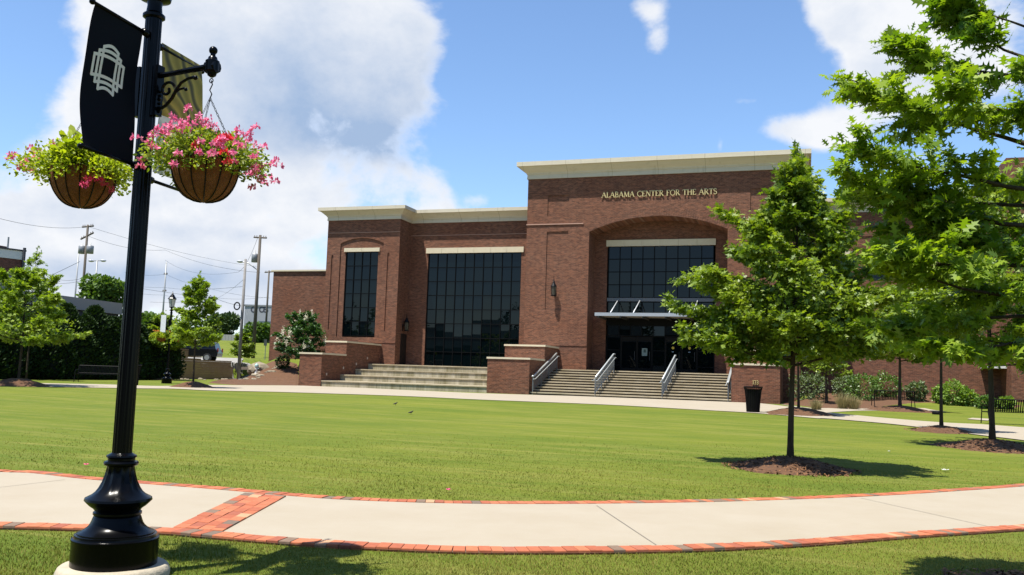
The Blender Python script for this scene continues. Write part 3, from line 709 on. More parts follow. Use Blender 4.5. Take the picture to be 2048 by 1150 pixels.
# crape myrtle with white panicles
bM = onG(598, 741)
cm = make_tree('crape_myrtle', bM, 3.9, .07, .8, lambda f: 1.75 * math.sin(math.pi * (.28 + .62 * f)) + .1, 'crape myrtle with white flower heads beside the left brick planter', None, nl=34, leaves=14000, ls=.17, shape=OVAL, seed=43, m=mat('myrtle_leaf', (.025, .075, .012), .5, trans=.2, attr=(.06, .13, .02)), bark=PALEBARK, lean=(.35, 0))
rng = np.random.default_rng(5); P = []
for k in range(19):
    f = rng.uniform(.25, 1); a = rng.uniform(0, 6.28); rr = 1.75 * math.sin(math.pi * (.28 + .62 * f)) * 1.08; c = np.array([math.cos(a) * rr + .35 * f, math.sin(a) * rr, .9 + 3.2 * f])
    if k < 6: c = np.array([.35 + rng.normal(0, .25), rng.normal(0, .2), 3.7 + rng.uniform(0, .5)])
    P.append(c + rng.normal(0, 1, (60, 3)) * np.array([.06, .06, .15]))
P = np.concatenate(P); fast('blossoms', leaf_verts(P, rng.normal(0, 1, P.shape), np.full(len(P), .075), RHOMB, 1.0, rng), 4, rng.random(len(P)), WHITEP, cm)

def foliage_mesh(name, pts_fn, n, ls, shape, m, parent=None, seed=0, tilt=.8):
    rng = np.random.default_rng(seed); P, D = pts_fn(rng, n)
    return fast(name, leaf_verts(P, D, ls * rng.uniform(.6, 1.3, len(P)), shape, tilt, rng), len(shape), np.clip(rng.beta(1.7, 2, len(P)), 0, 1), m, parent)
def ellip(rx, ry, rz, zc, lump=.25, seed=0):
    def fn(rng, n):
        d = rng.normal(0, 1, (n, 3)); d /= np.linalg.norm(d, axis=1, keepdims=True)
        ph = rng.uniform(0, 6, 4)
        l = 1 + lump * (np.sin(d[:, 0] * 4 + ph[0]) * np.sin(d[:, 1] * 4 + ph[1]) + .6 * np.sin(d[:, 2] * 6 + ph[2]) * np.sin(d[:, 0] * 7 + ph[3]))
        r_ = rng.uniform(.45, 1.0, n) ** .5 * l
        P = d * r_[:, None] * np.array([rx, ry, rz]) + np.array([0, 0, zc]); return P, d + rng.normal(0, .6, (n, 3))
    return fn
# shrubs in the right bed and by the steps
SH = 'shrubs along the brick wall'
def shrub(name, c, rx, rz, label, group, m=LEAFS, n=1500, ls=.13, seed=0, shape=OVAL, ry=None):
    root = empty(name, c, label, 'shrub', group)
    foliage_mesh('foliage', ellip(rx, ry or rx, rz, rz * .95), n, ls, shape, m, root, seed)
    mb = MB()
    for k in range(7):
        a = k * .9 + seed; mb.tube([(0, 0, -.05), (math.cos(a) * rx * .3, math.sin(a) * rx * .3, rz * .6), (math.cos(a) * rx * .6, math.sin(a) * rx * .6, rz * 1.3)], [.02, .014, .006], 5)
    mb.build('stems', BARK, root)
    return root
GRS = mat('olive_shrub', (.055, .095, .03), .5, trans=.2, attr=(.14, .18, .07))
LIME = mat('bright_shrub', (.09, .17, .02), .5, trans=.3, attr=(.20, .29, .04))
for i, (x, y, w_, h_, m, lab) in enumerate((
        (1618, 795, 36, 52, GRS, 'tall olive shrub just right of the brick planter'),
        (1693, 792, 26, 44, GRS, 'narrow brownish shrub behind the ornamental grasses'),
        (1727, 797, 32, 52, LEAFS, 'dense green shrub left of the small bench'),
        (1772, 792, 30, 48, LEAFS, 'broad rounded shrub rising behind the small bench'),
        (1833, 799, 17, 38, GRS, 'small upright shrub alone against the brick wall'),
        (1883, 803, 14, 36, LIME, 'small light shrub behind the slim oak trunk'),
        (1908, 806, 27, 46, LIME, 'tallest lime green shrub in the right bed'),
        (1935, 808, 18, 32, LIME, 'low lime shrub right of the tallest one'),
        (1972, 813, 18, 24, LEAFS, 'low dark shrub left of the oak by the bench'),
        (2012, 814, 15, 22, LIME, 'low light shrub by the brick pier'))):
    c = onG(x, y + 4); d = c.x * FW[0] + c.y * FW[1]; k = d / F_PX
    shrub('shrub', c, w_ * k, h_ * k * .52, lab, SH, m, 1400, .13, 60 + i)
for i, (x, y, w_, h_, m, lab) in enumerate((
        (566, 738, 13, 27, LEAFD, 'small dark shrub left of the crape myrtle'),
        (632, 713, 22, 16, LIME, 'low light green shrub behind the left brick planter'),)):
    c = onG(x, y); d = c.x * FW[0] + c.y * FW[1]; k = d / F_PX
    shrub('shrub', c, w_ * k, h_ * k * .52, lab, None, m, 1000, .13, 80 + i)
GRASSY = mat('ornamental_grass', (.16, .15, .05), .7, trans=.2, attr=(.30, .24, .11))
for i, (x, y, h_, lab) in enumerate(((1632, 820, 22, 'small pale tuft at the left of the right mulch bed'), (1686, 818, 34, 'tall tan ornamental grass in the right mulch bed'), (1708, 819, 28, 'darker ornamental grass right of the tan one'))):
    c = onG(x, y); d = c.x * FW[0] + c.y * FW[1]; h = h_ * d / F_PX; rng = np.random.default_rng(90 + i); n = 500
    a = rng.uniform(0, 6.28, n); l = rng.uniform(.2, .75, n) * h; P0 = np.stack([rng.normal(0, .08, n), rng.normal(0, .08, n), np.zeros(n)], 1)
    T = P0 + np.stack([np.cos(a) * l, np.sin(a) * l, h * rng.uniform(.5, 1.1, n)], 1); S = np.stack([-np.sin(a), np.cos(a), np.zeros(n)], 1) * .009
    V = np.stack([P0 - S, P0 + S, T], 1).reshape(-1, 3) + np.array(c)
    o = fast('ornamental_grass', V, 3, rng.random(n), GRASSY); tag(o, lab, 'grass tuft', 'ornamental grasses')

# ------------------------------------------------------------------ mulch beds
def bed(name, pxs, dz=.03, chips=0, seed=0, m=MULCH):
    P = [onG(*p) for p in pxs]; P.append(P[0].copy())
    O, _ = resample(P, 90); O = O[:-1]; c = sum(O, Vector((0, 0, 0))) / len(O); rng = random.Random(seed)
    vs = [(c.x, c.y, G(c.x, c.y) + dz)]; nr = 14; na = len(O)
    for i in range(1, nr + 1):
        for p in O:
            q = c.lerp(p, i / nr); jit = rng.uniform(-.03, .03) if i < nr else 0
            vs.append((q.x, q.y, G(q.x, q.y) + (dz + jit if i < nr else -.01)))
    fs = [(0, 1 + k, 1 + (k + 1) % na) for k in range(na)]
    fs += [(1 + (i - 1) * na + k, 1 + i * na + k, 1 + i * na + (k + 1) % na, 1 + (i - 1) * na + (k + 1) % na) for i in range(1, nr) for k in range(na)]
    mb = MB(); mb.add(vs, fs, .1); o = mb.build(name, m); structure(o); return o
bed('mulch_bed', [(1564, 809), (1600, 811), (1627, 815), (1670, 818.5), (1750, 818), (1770, 812), (1830, 806), (1900, 806), (1950, 812), (2030, 818), (2060, 812), (1900, 797), (1700, 792), (1580, 790)], .07, seed=3)
bed('mulch_bed', [(415, 766), (470, 770), (560, 770.5), (600, 771.5), (598, 742), (596, 728), (552, 721), (520, 737), (508, 748), (480, 752), (440, 760)], .06, seed=4)

bed('road', [(392, 721), (432, 716.5), (470, 719.5), (505, 728), (540, 735), (530, 743), (505, 741), (470, 734), (455, 725.5), (400, 724.5)], .08, m=mat('road_pale', (.34, .33, .31), .9, col2=(.27, .26, .24), scale=1))
# ------------------------------------------------------------------ building
bld = empty('arts_center_building', (0, 0, 0), 'large red brown brick arts centre with cream cornices, dark glass and an arched entrance', 'building')
U0, U1 = -18.03, -.30; VC = 57.5; ZL = 2.04
def face(mb, u0, u1, z0, z1, V, holes=()):
    """front face (normal -y) with rectangular holes: (a,b,c,d,depth,back)"""
    us = sorted({u0, u1, *[h[0] for h in holes], *[h[1] for h in holes]}); zs = sorted({z0, z1, *[h[2] for h in holes], *[h[3] for h in holes]})
    us = [x for x in us if u0 <= x <= u1]; zs = [x for x in zs if z0 <= x <= z1]
    for a, b in zip(us[:-1], us[1:]):
        for c, d in zip(zs[:-1], zs[1:]):
            mu, mz = (a + b) / 2, (c + d) / 2
            if any(h[0] < mu < h[1] and h[2] < mz < h[3] for h in holes): continue
            mb.quad((a, V, c), (b, V, c), (b, V, d), (a, V, d))
    for h in holes:
        a, b, c, d, dp, back = h[:6]; top = h[6] if len(h) > 6 else True
        mb.quad((a, V, c), (a, V, d), (a, V + dp, d), (a, V + dp, c)); mb.quad((b, V, c), (b, V + dp, c), (b, V + dp, d), (b, V, d))
        if top: mb.quad((a, V, d), (b, V, d), (b, V + dp, d), (a, V + dp, d))
        mb.quad((a, V, c), (a, V + dp, c), (b, V + dp, c), (b, V, c))
        if back: mb.quad((a, V + dp, c), (b, V + dp, c), (b, V + dp, d), (a, V + dp, d))
def arch_piece(mb, a, b, zs, za, ztop, V, dp, n=28, back=False):
    """fills from the arch curve up to ztop between a and b"""
    w_ = (b - a) / 2; rise = za - zs; Rr = (w_ * w_ + rise * rise) / (2 * rise); cu, cz = (a + b) / 2, za - Rr
    th = math.asin(w_ / Rr); P = [(cu + Rr * math.sin(-th + 2 * th * i / n), cz + Rr * math.cos(-th + 2 * th * i / n)) for i in range(n + 1)]
    for p, q in zip(P[:-1], P[1:]):
        mb.quad((p[0], V, p[1]), (q[0], V, q[1]), (q[0], V, ztop), (p[0], V, ztop))
        mb.quad((p[0], V, p[1]), (p[0], V + dp, p[1]), (q[0], V + dp, q[1]), (q[0], V, q[1]))
    return P
wall = MB()
# centre block
RL, RR = -13.67, -4.68; ZS, ZA = 11.2, 12.15; RD = 1.7
holes = [(RL, RR, ZL, 12.6, RD, False, False), (-16.6, -15.1, 5.96, 11.28, .06, True), (-16.6, -15.1, 12.35, 13.74, .06, True), (-3.3, -1.8, 5.96, 11.28, .06, True), (-3.3, -1.8, 12.35, 13.74, .06, True)]
face(wall, U0, U1, .2, 14.95, VC, holes)
P = arch_piece(wall, RL, RR, ZS, ZA, 12.6, VC, RD)
wall.quad((U0, VC, .2), (U0, VC, 14.95), (U0, 70, 14.95), (U0, 70, .2)); wall.quad((U1, VC, .2), (U1, 70, .2), (U1, 70, 14.95), (U1, VC, 14.95))
wall.quad((U0, VC, 14.95), (U1, VC, 14.95), (U1, 70, 14.95), (U0, 70, 14.95))
wall.quad((U0, 70, .2), (U0, 70, 14.95), (U1, 70, 14.95), (U1, 70, .2))
WV = VC + RD
face(wall, RL, RR, ZL, 12.6, WV, [(-12.78, -5.58, ZL, 10.47, .14, False)])
wall.box(U0, RL, VC - .035, VC + .001, 3.60, 3.70); wall.box(RR, U1, VC - .035, VC + .001, 3.60, 3.70)
# soldier arch band
mbA = MB(); w_ = (RR - RL) / 2
prevp = None
for (a_, za_, k_) in ((0, 0, 0),):
    rise = ZA - ZS; Rr = (w_ * w_ + rise * rise) / (2 * rise); cu, cz = (RL + RR) / 2, ZA - Rr; th = math.asin(w_ / Rr); nn = 60
    for i in range(nn):
        t0, t1 = -th + 2 * th * i / nn + .0006, -th + 2 * th * (i + 1) / nn - .0006
        q = [(cu + r_ * math.sin(t), cz + r_ * math.cos(t)) for r_, t in ((Rr + .02, t0), (Rr + .02, t1), (Rr + .58, t1), (Rr + .58, t0))]
        yy = VC - .012
        vs = [(x, yy, z) for x, z in q] + [(x, VC + .002, z) for x, z in q]
        mbA.add(vs, [(0, 1, 2, 3), (0, 4, 5, 1), (1, 5, 6, 2), (2, 6, 7, 3), (3, 7, 4, 0)])
mbA.build('brick_arch', BRICK, bld)
# tower
T0, T1, VT = -34.43, -28.41, 59.4
th_holes = [(-33.3, -29.7, 4.0, 11.45, .08, False, False), (-34.02, -33.86, 4.5, 10.15, .07, True), (-29.36, -29.2, 4.5, 10.25, .07, True)]
face(wall, T0, T1, .3, 12.85, VT, th_holes)
arch_piece(wall, -33.3, -29.7, 11.0, 11.42, 11.45, VT, .08)
face(wall, -33.3, -29.7, 4.0, 11.45, VT + .08, [(-32.85, -30.15, 4.0, 10.37, .14, False)])
wall.box(-33.3, -29.7, VT + .02, VT + .3, 2.0, 4.0) if False else None
VM = 61.4
wall.quad((T0, VT, .3), (T0, VT, 12.85), (T0, 75, 12.85), (T0, 75, .3)); wall.quad((T1, VT, .3), (T1, VM + .2, .3), (T1, VM + .2, 12.85), (T1, VT, 12.85))
wall.quad((T0, VT, 12.85), (T1, VT, 12.85), (T1, 75, 12.85), (T0, 75, 12.85))
wall.box(T0, T1, VT - .03, VT + .001, 3.6, 3.7)
# middle wall
face(wall, T1, U0, 1.5, 12.85, VM, [(-26.95, -19.6, ZL, 10.46, .14, False)])
wall.quad((T1, VM, 12.85), (U0, VM, 12.85), (U0, 75, 12.85), (T1, 75, 12.85))
# left low wing
face(wall, -40.95, T0, .5, 9.3, 62.4); wall.quad((-40.95, 62.4, .5), (-40.95, 62.4, 9.3), (-40.95, 90, 9.3), (-40.95, 90, .5)); wall.quad((-40.95, 62.4, 9.3), (T0, 62.4, 9.3), (T0, 90, 9.3), (-40.95, 90, 9.3))
# right wing
rw = [(1.22 + 2.62 * k, 2.8 + 2.62 * k, 8.3, 10.0, .16, False) for k in range(4)]
face(wall, U1, 11.4, .3, 12.85, VM, rw)
wall.quad((U1, VM, 12.85), (11.4, VM, 12.85), (11.4, 75, 12.85), (U1, 75, 12.85))
wall.box(U1, 11.4, VM - .05, VM + .001, 11.2, 11.27)
# right tower pier
wall.box(11.33, 24, 58.5, 75, .3, 15.3)
wo = wall.build('wall', BRICK, bld)
mb = MB(); mb.box(-41.1, T0, 62.28, 62.7, 9.3, 9.42); mb.box(-41.1, -40.8, 62.7, 90, 9.3, 9.42); mb.build('wing_coping', STONE, bld)
for bx_ in ((U0 - .03, -14.08, VC - .06, VC + .001, 11.74, 11.80), (-4.3, U1 + .03, VC - .06, VC + .001, 11.74, 11.80), (T0, T1, VT - .03, VT + .001, 11.81, 11.84), (T1, U0, VM - .03, VM + .001, 11.81, 11.84)):
    mb = MB(); mb.box(*bx_); mb.build('ledge', mat('pale_brick', (.50, .30, .22), .8), bld)
# cornices
def sweep(path, prof, name, parent, m):
    n = len(path); rings = []
    nr = []
    for i in range(n - 1):
        t = (Vector(path[i + 1]) - Vector(path[i])).normalized(); nr.append(Vector((t.y, -t.x)))
    mb = MB()
    for (p, z) in prof:
        ring = []
        for i in range(n):
            if i == 0: o = nr[0]
            elif i == n - 1: o = nr[-1]
            else: o = (nr[i - 1] + nr[i]) / (1 + nr[i - 1].dot(nr[i]))
            ring.append((path[i][0] + o.x * p, path[i][1] + o.y * p, z))
        rings.append(ring)
    for j in range(len(rings) - 1):
        for i in range(n - 1): mb.quad(rings[j][i], rings[j][i + 1], rings[j + 1][i + 1], rings[j + 1][i])
    return mb.build(name, m, parent)
def cprof(z0, H, pr):
    return [(-.3, z0), (.05 * pr / .45, z0), (.05, z0 + .27 * H), (.10, z0 + .29 * H), (.11, z0 + .36 * H), (.17, z0 + .42 * H), (.24 * pr / .45, z0 + .56 * H), (.33 * pr / .45, z0 + .68 * H), (.36 * pr / .45, z0 + .72 * H), (pr, z0 + .73 * H), (pr, z0 + H), (-.3, z0 + H + .02)]
sweep([(U0, 70), (U0, VC), (U1, VC), (U1, 70)], cprof(14.92, 1.08, .66), 'cornice', bld, CORN)
sweep([(T0, 75), (T0, VT), (T1, VT), (T1, VM), (U0, VM)], cprof(12.78, .92, .60), 'cornice', bld, CORN)
sweep([(U1, VM), (11.33, VM)], cprof(12.78, .92, .48), 'cornice', bld, CORN)
# lintels
for (a, b, z0, z1, V) in ((-12.85, -5.56, 10.45, 10.87, WV), (-32.98, -30.02, 10.38, 10.66, VT + .08), (-27.12, -19.42, 10.46, 10.86, VM)):
    n = 6 if b - a > 4 else 2; mb = MB()
    for k in range(n): mb.box(a + (b - a) * k / n + .008, a + (b - a) * (k + 1) / n - .008, V - .09, V + .06, z0, z1)
    mb.build('lintel', STONE, bld)
for h in rw:
    mb = MB(); mb.box(h[0] - .15, h[1] + .15, VM - .1, VM + .05, 10.0, 10.24); mb.build('lintel', STONE, bld)
# windows
def window(name, us, zs, V, bar=.05, skip=(), dep=.1):
    mb = MB()
    for i, u in enumerate(us): mb.box(u - bar / 2, u + bar / 2, V, V + dep, zs[0], zs[-1])
    for z in zs:
        for a, b in zip(us[:-1], us[1:]): mb.box(a + bar / 2, b - bar / 2, V + .003, V + dep - .003, z - bar / 2, z + bar / 2)
    f = mb.build(name, GFRAME, bld)
    g = MB(); rg = random.Random(int(abs(V * 10 + us[0])))
    for a, b in zip(us[:-1], us[1:]):
        for c, d in zip(zs[:-1], zs[1:]):
            # panes never sit perfectly in one plane
            t1, t2 = rg.uniform(-.005, .005), rg.uniform(-.005, .005); y = V + .06
            g.quad((a, y - t1 - t2, c), (b, y + t1 - t2, c), (b, y + t1 + t2, d), (a, y - t1 + t2, d))
    g.build('glass', GLASS, f); return f
window('window', [-12.70 + .777 * k for k in range(10)], [6.98, 7.85, 8.72, 9.59, 10.45], WV + .05)
window('window', [-12.70 + .777 * k for k in range(10)], [5.95, 6.68], WV + .05)
mb = MB(); mb.box(-12.74, -5.62, WV + .0, WV + .12, 6.72, 6.95); mb.build('spandrel', mat('grey_spandrel', (.10, .105, .11), .4), bld)
mb = MB(); mb.box(-12.78, -5.58, WV + .01, WV + .15, 5.12, 5.90); mb.build('door_header', GFRAME, bld)
window('transom_window', [-12.66 + .768 * k for k in range(10)], [4.42, 5.10], WV + .05)
window('window', [-32.82 + .6625 * k for k in range(5)], [2.04 + 1.041 * k for k in range(9)], VT + .13)
window('window', [-26.92 + .7295 * k for k in range(11)], [2.06 + 1.048 * k for k in range(9)], VM + .05)
for h in rw: window('window', [h[0] + .02, (h[0] + h[1]) / 2, h[1] - .02], [8.32, 9.98], VM + .06)
# entrance doors
def door(a, b):
    mb = MB(); fr = .06
    mb.box(a, a + fr, WV + .03, WV + .11, ZL, 4.36); mb.box(b - fr, b, WV + .03, WV + .11, ZL, 4.36); mb.box(a + fr, b - fr, WV + .033, WV + .107, 4.05, 4.36); mb.box(a + fr, b - fr, WV + .033, WV + .107, ZL, ZL + .25)
    d = mb.build('door', mat('door_frame_bronze', (.006, .005, .004), .5, spec=.1), bld)
    g = MB(); g.quad((a, WV + .07, ZL), (b, WV + .07, ZL), (b, WV + .07, 4.3), (a, WV + .07, 4.3)); g.build('glass', GLASS, d)
    h = MB(); h.tube([(b - .14, WV - .02, 2.8), (b - .14, WV - .02, 3.4)], .015, 6); h.build('handle', mat('door_handle_dull', (.05, .05, .05), .4), d)
for a, b in ((-11.72, -10.66), (-10.64, -9.66), (-8.76, -7.72), (-7.70, -6.72)): door(a, b)
for a, b in ((-12.70, -11.76), (-9.62, -8.80), (-6.68, -5.64)): window('sidelight', [a, b], [ZL + .05, 2.45, 3.45, 4.38], WV + .05, .05)
mb = MB(); mb.box(-10.32, -9.96, WV + .055, WV + .062, 3.1, 3.6); nb = mb.build('notice', mat('notice_paper', (.22, .30, .27), .6), bld)
mb = MB(); mb.box(-10.21, -10.05, WV + .049, WV + .054, 3.32, 3.53); mb.build('print', mat('notice_dark', (.02, .06, .05), .6), nb)
for u in (-8.27, -7.20):
    mb = MB(); mb.tube([(u, WV + .05, 3.66), (u, WV + .062, 3.66)], .085, 18); s_ = mb.build('sticker', mat('yellow_sticker', (.75, .55, .03), .5), bld)
    mb = MB(); mb.box(u - .05, u + .05, WV + .045, WV + .049, 3.655, 3.672); mb.build('print', mat('sticker_ink', (.12, .09, .02), .6), s_)
    mb = MB(); mb.box(u - .08, u + .06, WV + .052, WV + .062, 3.38, 3.43); mb.build('sticker', mat('blue_sticker', (.22, .32, .42), .5), bld)
# canopy
can = MB(); can.box(-12.95, -5.40, 56.5, 56.62, 5.54, 5.75); cn = can.build('canopy', ALU, bld)
mb = MB(); mb.box(-12.9, -5.45, 56.625, WV - .02, 5.60, 5.66); mb.build('canopy_deck', mat('canopy_soffit', (.42, .40, .37), .5), cn)
for k in range(6):
    u = -12.8 + k * 1.45; mb = MB(); mb.box(u, u + .09, 56.63, WV - .02, 5.43, 5.597); mb.build('beam', mat('beam_dark', (.05, .05, .05), .5), cn)
for u in (-11.97, -10.48, -8.2, -6.7):
    mb = MB(); mb.tube([(u, WV + .0, 6.82), (u, 56.75, 5.76)], .035, 8); mb.build('tie_rod', mat('rod_silver', (.70, .72, .74), .35, metal=.2), cn, smooth=True)
# wall lanterns
def wall_lantern(u, V, z, dx=0, dy=-1):
    c = Vector((u + dx * .33, V + dy * .33, z)); mb = MB()
    mb.tube([(u, V, z + .25), (u + dx * .33, V + dy * .33, z + .75), (u + dx * .33, V + dy * .33, z + .62)], .02, 6); mb.box(u - .06, u + .06, V - .03, V + .03, z, z + .5)
    mb.lathe([(.17, 0.0), (.19, .02), (.19, .06), (.15, .08)], c, 10); mb.lathe([(.21, .62), (.20, .66), (.10, .86), (.06, .98), (.03, 1.02), (.045, 1.08), (.02, 1.14), (.012, 1.38)], c, 10)
    for k in range(6): a = k * 1.047; mb.tube([c + Vector((math.cos(a) * .16, math.sin(a) * .16, .06)), c + Vector((math.cos(a) * .19, math.sin(a) * .19, .64))], .012, 4)
    o = mb.build('wall_lantern', BLACKM, bld)
    g = MB(); g.lathe([(.14, .08), (.17, .62)], c, 10); g.build('glass', mat('lantern_glass_smoky', (.09, .08, .06), .15), o)
wall_lantern(-15.93, VC, 6.87); wall_lantern(T1, 60.5, 4.55, 1, 0)
mb = MB(); mb.box(T1 - .01, T1 + .03, 60.25, 61.25, ZL, 4.35); mb.build('side_door', mat('side_door_dark', (.012, .01, .009), .5), bld)
mb = MB(); mb.tube([(12.15, 58.4, .8), (12.15, 58.4, 11)], .07, 10); mb.build('downpipe', mat('downpipe_dark', (.07, .055, .05), .5), bld, smooth=True)
mb = MB(); mb.box(10.2, 11.32, 59.6, 61.38, 2.86, 3.02); mb.build('door_awning', WHITE, bld)

# lettering built from strokes
TH, TN = .17, .075
def arcp(cx, cy, rx, ry, a0, a1, n=12): return [(cx + rx * math.cos(R(a0 + (a1 - a0) * i / n)), cy + ry * math.sin(R(a0 + (a1 - a0) * i / n))) for i in range(n + 1)]
def sf(x, y, w=.26): return ([(x - w / 2, y), (x + w / 2, y)], .06)
GL = {
 'A': (.86, [([(.08, 0), (.42, 1)], TN), ([(.42, 1), (.76, 0)], TH), ([(.2, .34), (.62, .34)], TN), sf(.08, .02), sf(.78, .02)]),
 'L': (.62, [([(.16, 0), (.16, 1)], TH), ([(.03, .03), (.58, .03)], TN), ([(.57, .03), (.59, .25)], TN), sf(.16, .98)]),
 'B': (.68, [([(.16, 0), (.16, 1)], TH), ([(.05, .98)] + arcp(.3, .75, .22, .23, 90, -90) + [(.16, .52)], .09), ([(.2, .52)] + arcp(.32, .27, .26, .25, 90, -90) + [(.05, .02)], .11)]),
 'M': (1.0, [([(.14, 0), (.16, 1)], TN), ([(.16, 1), (.5, .05)], TH), ([(.5, .05), (.84, 1)], TN), ([(.86, 0), (.84, 1)], TH), sf(.14, .02), sf(.86, .02)]),
 'C': (.84, [(arcp(.5, .5, .40, .48, 50, 310, 20), .12), ([(.78, .72), (.76, .95)], TN)]),
 'E': (.66, [([(.16, 0), (.16, 1)], TH), ([(.04, .03), (.6, .03)], TN), ([(.04, .97), (.56, .97)], TN), ([(.16, .52), (.45, .52)], TN), ([(.59, .03), (.6, .24)], TN), ([(.55, .97), (.56, .78)], TN)]),
 'N': (.88, [([(.14, 0), (.14, 1)], TN), ([(.14, 1), (.74, 0)], TH), ([(.74, 0), (.74, 1)], TN), sf(.14, .02), sf(.74, .98), sf(.1, .98, .2)]),
 'T': (.74, [([(.37, 0), (.37, 1)], TH), ([(.03, .97), (.71, .97)], TN), ([(.04, .97), (.03, .75)], TN), ([(.70, .97), (.71, .75)], TN), sf(.37, .02)]),
 'R': (.78, [([(.16, 0), (.16, 1)], TH), ([(.05, .98)] + arcp(.32, .74, .24, .24, 90, -90) + [(.16, .5)], .1), ([(.34, .5), (.7, 0)], TH), sf(.16, .02), sf(.72, .02, .16)]),
 'F': (.62, [([(.16, 0), (.16, 1)], TH), ([(.04, .97), (.56, .97)], TN), ([(.16, .52), (.45, .52)], TN), ([(.55, .97), (.56, .76)], TN), sf(.16, .02)]),
 'O': (.92, [(arcp(.46, .5, .38, .47, 0, 360, 24), .12)]),
 'H': (.86, [([(.16, 0), (.16, 1)], TH), ([(.7, 0), (.7, 1)], TH), ([(.16, .52), (.7, .52)], TN), sf(.16, .02), sf(.7, .02), sf(.16, .98), sf(.7, .98)]),
 'S': (.62, [(arcp(.3, .74, .2, .23, 20, 270, 12) + arcp(.3, .27, .23, .25, 90, -160, 12), .12)]),
 '1': (.42, [([(.22, 0), (.22, 1)], .17), ([(.06, .82), (.22, 1)], .1), sf(.22, .03, .36)]),
 '3': (.62, [(arcp(.28, .75, .22, .22, 150, -90, 12) + arcp(.28, .27, .25, .25, 90, -150, 12), .14)]),
 ' ': (.42, [])}
loc_fix = []
def write(txt, u0, u1, z, h, V, m, name, parent, depth=.04, bold=1.0):
    tot = sum(GL[c][0] for c in txt); sx = (u1 - u0) / tot; u = u0; mb = MB(); k = 0; o = None
    for c in txt:
        wd, st = GL[c]
        for pts_, tk in st:
            for i, ((ax, ay), (bx, by)) in enumerate(zip(pts_[:-1], pts_[1:])):
                a = Vector((u + ax * sx, V, z + ay * h)); b = Vector((u + bx * sx, V, z + by * h)); d = b - a
                if d.length < 1e-6: continue
                hw = tk * h / 2 * bold; k += 1
                mb.obox((a + b) / 2 + Vector((0, (k % 7) * .0006, 0)), d, (0, 1, 0), d.cross(Vector((0, 1, 0))), d.length / 2 + hw * .45 * (len(pts_) > 2), depth / 2, hw)
        u += wd * sx
        if mb.v: o = mb.build(name, m, parent); mb = MB()
        if o and name != 'letter' and parent is not bld: loc_fix.append(o)
    return o
write('ALABAMA CENTER FOR THE ARTS', -12.88, -5.35, 13.47, .37, VC - .06, GOLD, 'sign_letter', bld)

# ------------------------------------------------------------------ steps, planters, rails
def planter(a, b, vend, label, num=False):
    root = empty('brick_planter_wall', ((a + b) / 2, 51, .43), label, 'brick wall', 'brick cheek walls beside the steps')
    def loc(o): o.location = (-(a + b) / 2, -51, -.43)
    mb = MB(); mb.box(a, b, 51.0, 54.2, .2, 2.49); mb.box(a + .002, b - .002, 54.2, vend, .2, 3.39); loc(mb.build('wall', BRICK, root))
    mb = MB(); mb.box(a - .05, b + .05, 50.95, 54.17, 2.49, 2.60); loc(mb.build('coping', STONE, root))
    mb = MB(); mb.box(a - .05, b + .05, 54.15, vend - .01, 3.39, 3.50); loc(mb.build('coping', STONE, root))
    if num:
        loc_fix.clear(); write('133', -2.76, -2.44, 1.46, .22, 50.97, GOLD, 'house_number', root)
        for q_ in loc_fix: loc(q_)
    return root
pL = planter(-31.14, -29.53, VT - .04, 'brick planter wall at the left end of the wide seating steps')
planter(-18.22, -15.57, VC - .04, 'brick planter wall between the seating steps and the entrance stairs')
planter(-3.89, -1.31, VC - .04, 'brick planter wall with gold 133 at the right of the entrance stairs', True)
# small step lights in the left planter
for V, z in ((51.7, 1.15), (53.9, 1.6), (55.7, 1.9), (57.3, 2.35)):
    mb = MB(); mb.box(1.61 / 2, 1.61 / 2 + .02, V - 51 - .07, V - 51 + .07, z - .43, z - .43 + .16); mb.build('step_light', mat('step_light_cover', (.5, .42, .36), .5), pL)
st = empty('seating_steps', (-24, 51, .43), 'four wide stained concrete seating steps in front of the tall window', 'steps')
def sl(o): o.location = (24, -51, -.43)
SV = [51.04, 53.5, 55.6, 57.45, VM + .1]; SZ = [.83, 1.235, 1.64, 2.04]
for i in range(4):
    mb = MB(); mb.box(-29.53, -18.22, SV[i] + .05, VM + .1 if i == 3 else SV[i + 1] + .3, .2 if i == 0 else SZ[i - 1] - .05, SZ[i] - .07); sl(mb.build('riser', RISER, st))
    mb = MB(); mb.box(-29.525, -18.225, SV[i], SV[i + 1] + .045, SZ[i] - .069, SZ[i]); sl(mb.build('tread', NOSE, st))
es = empty('entrance_stairs', (-9.7, 51.2, .43), 'entrance stairs of ten dark risers with pale treads', 'stairs')
def el_(o): o.location = (9.7, -51.2, -.43)
n = 10; V0, V1 = 51.2, 56.55
for i in range(n):
    va = V0 + (V1 - V0) * i / (n - 1); vb = V0 + (V1 - V0) * (i + 1) / (n - 1) if i < n - 1 else WV + .1; z = .43 + .161 * (i + 1)
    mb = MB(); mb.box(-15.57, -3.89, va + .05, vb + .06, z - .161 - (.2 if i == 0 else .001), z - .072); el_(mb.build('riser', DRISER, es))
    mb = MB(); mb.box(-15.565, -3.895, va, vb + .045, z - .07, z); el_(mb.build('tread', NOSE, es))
def zs(V): return .43 + .161 + 1.449 * min(1, max(0, (V - V0) / (V1 - V0)))
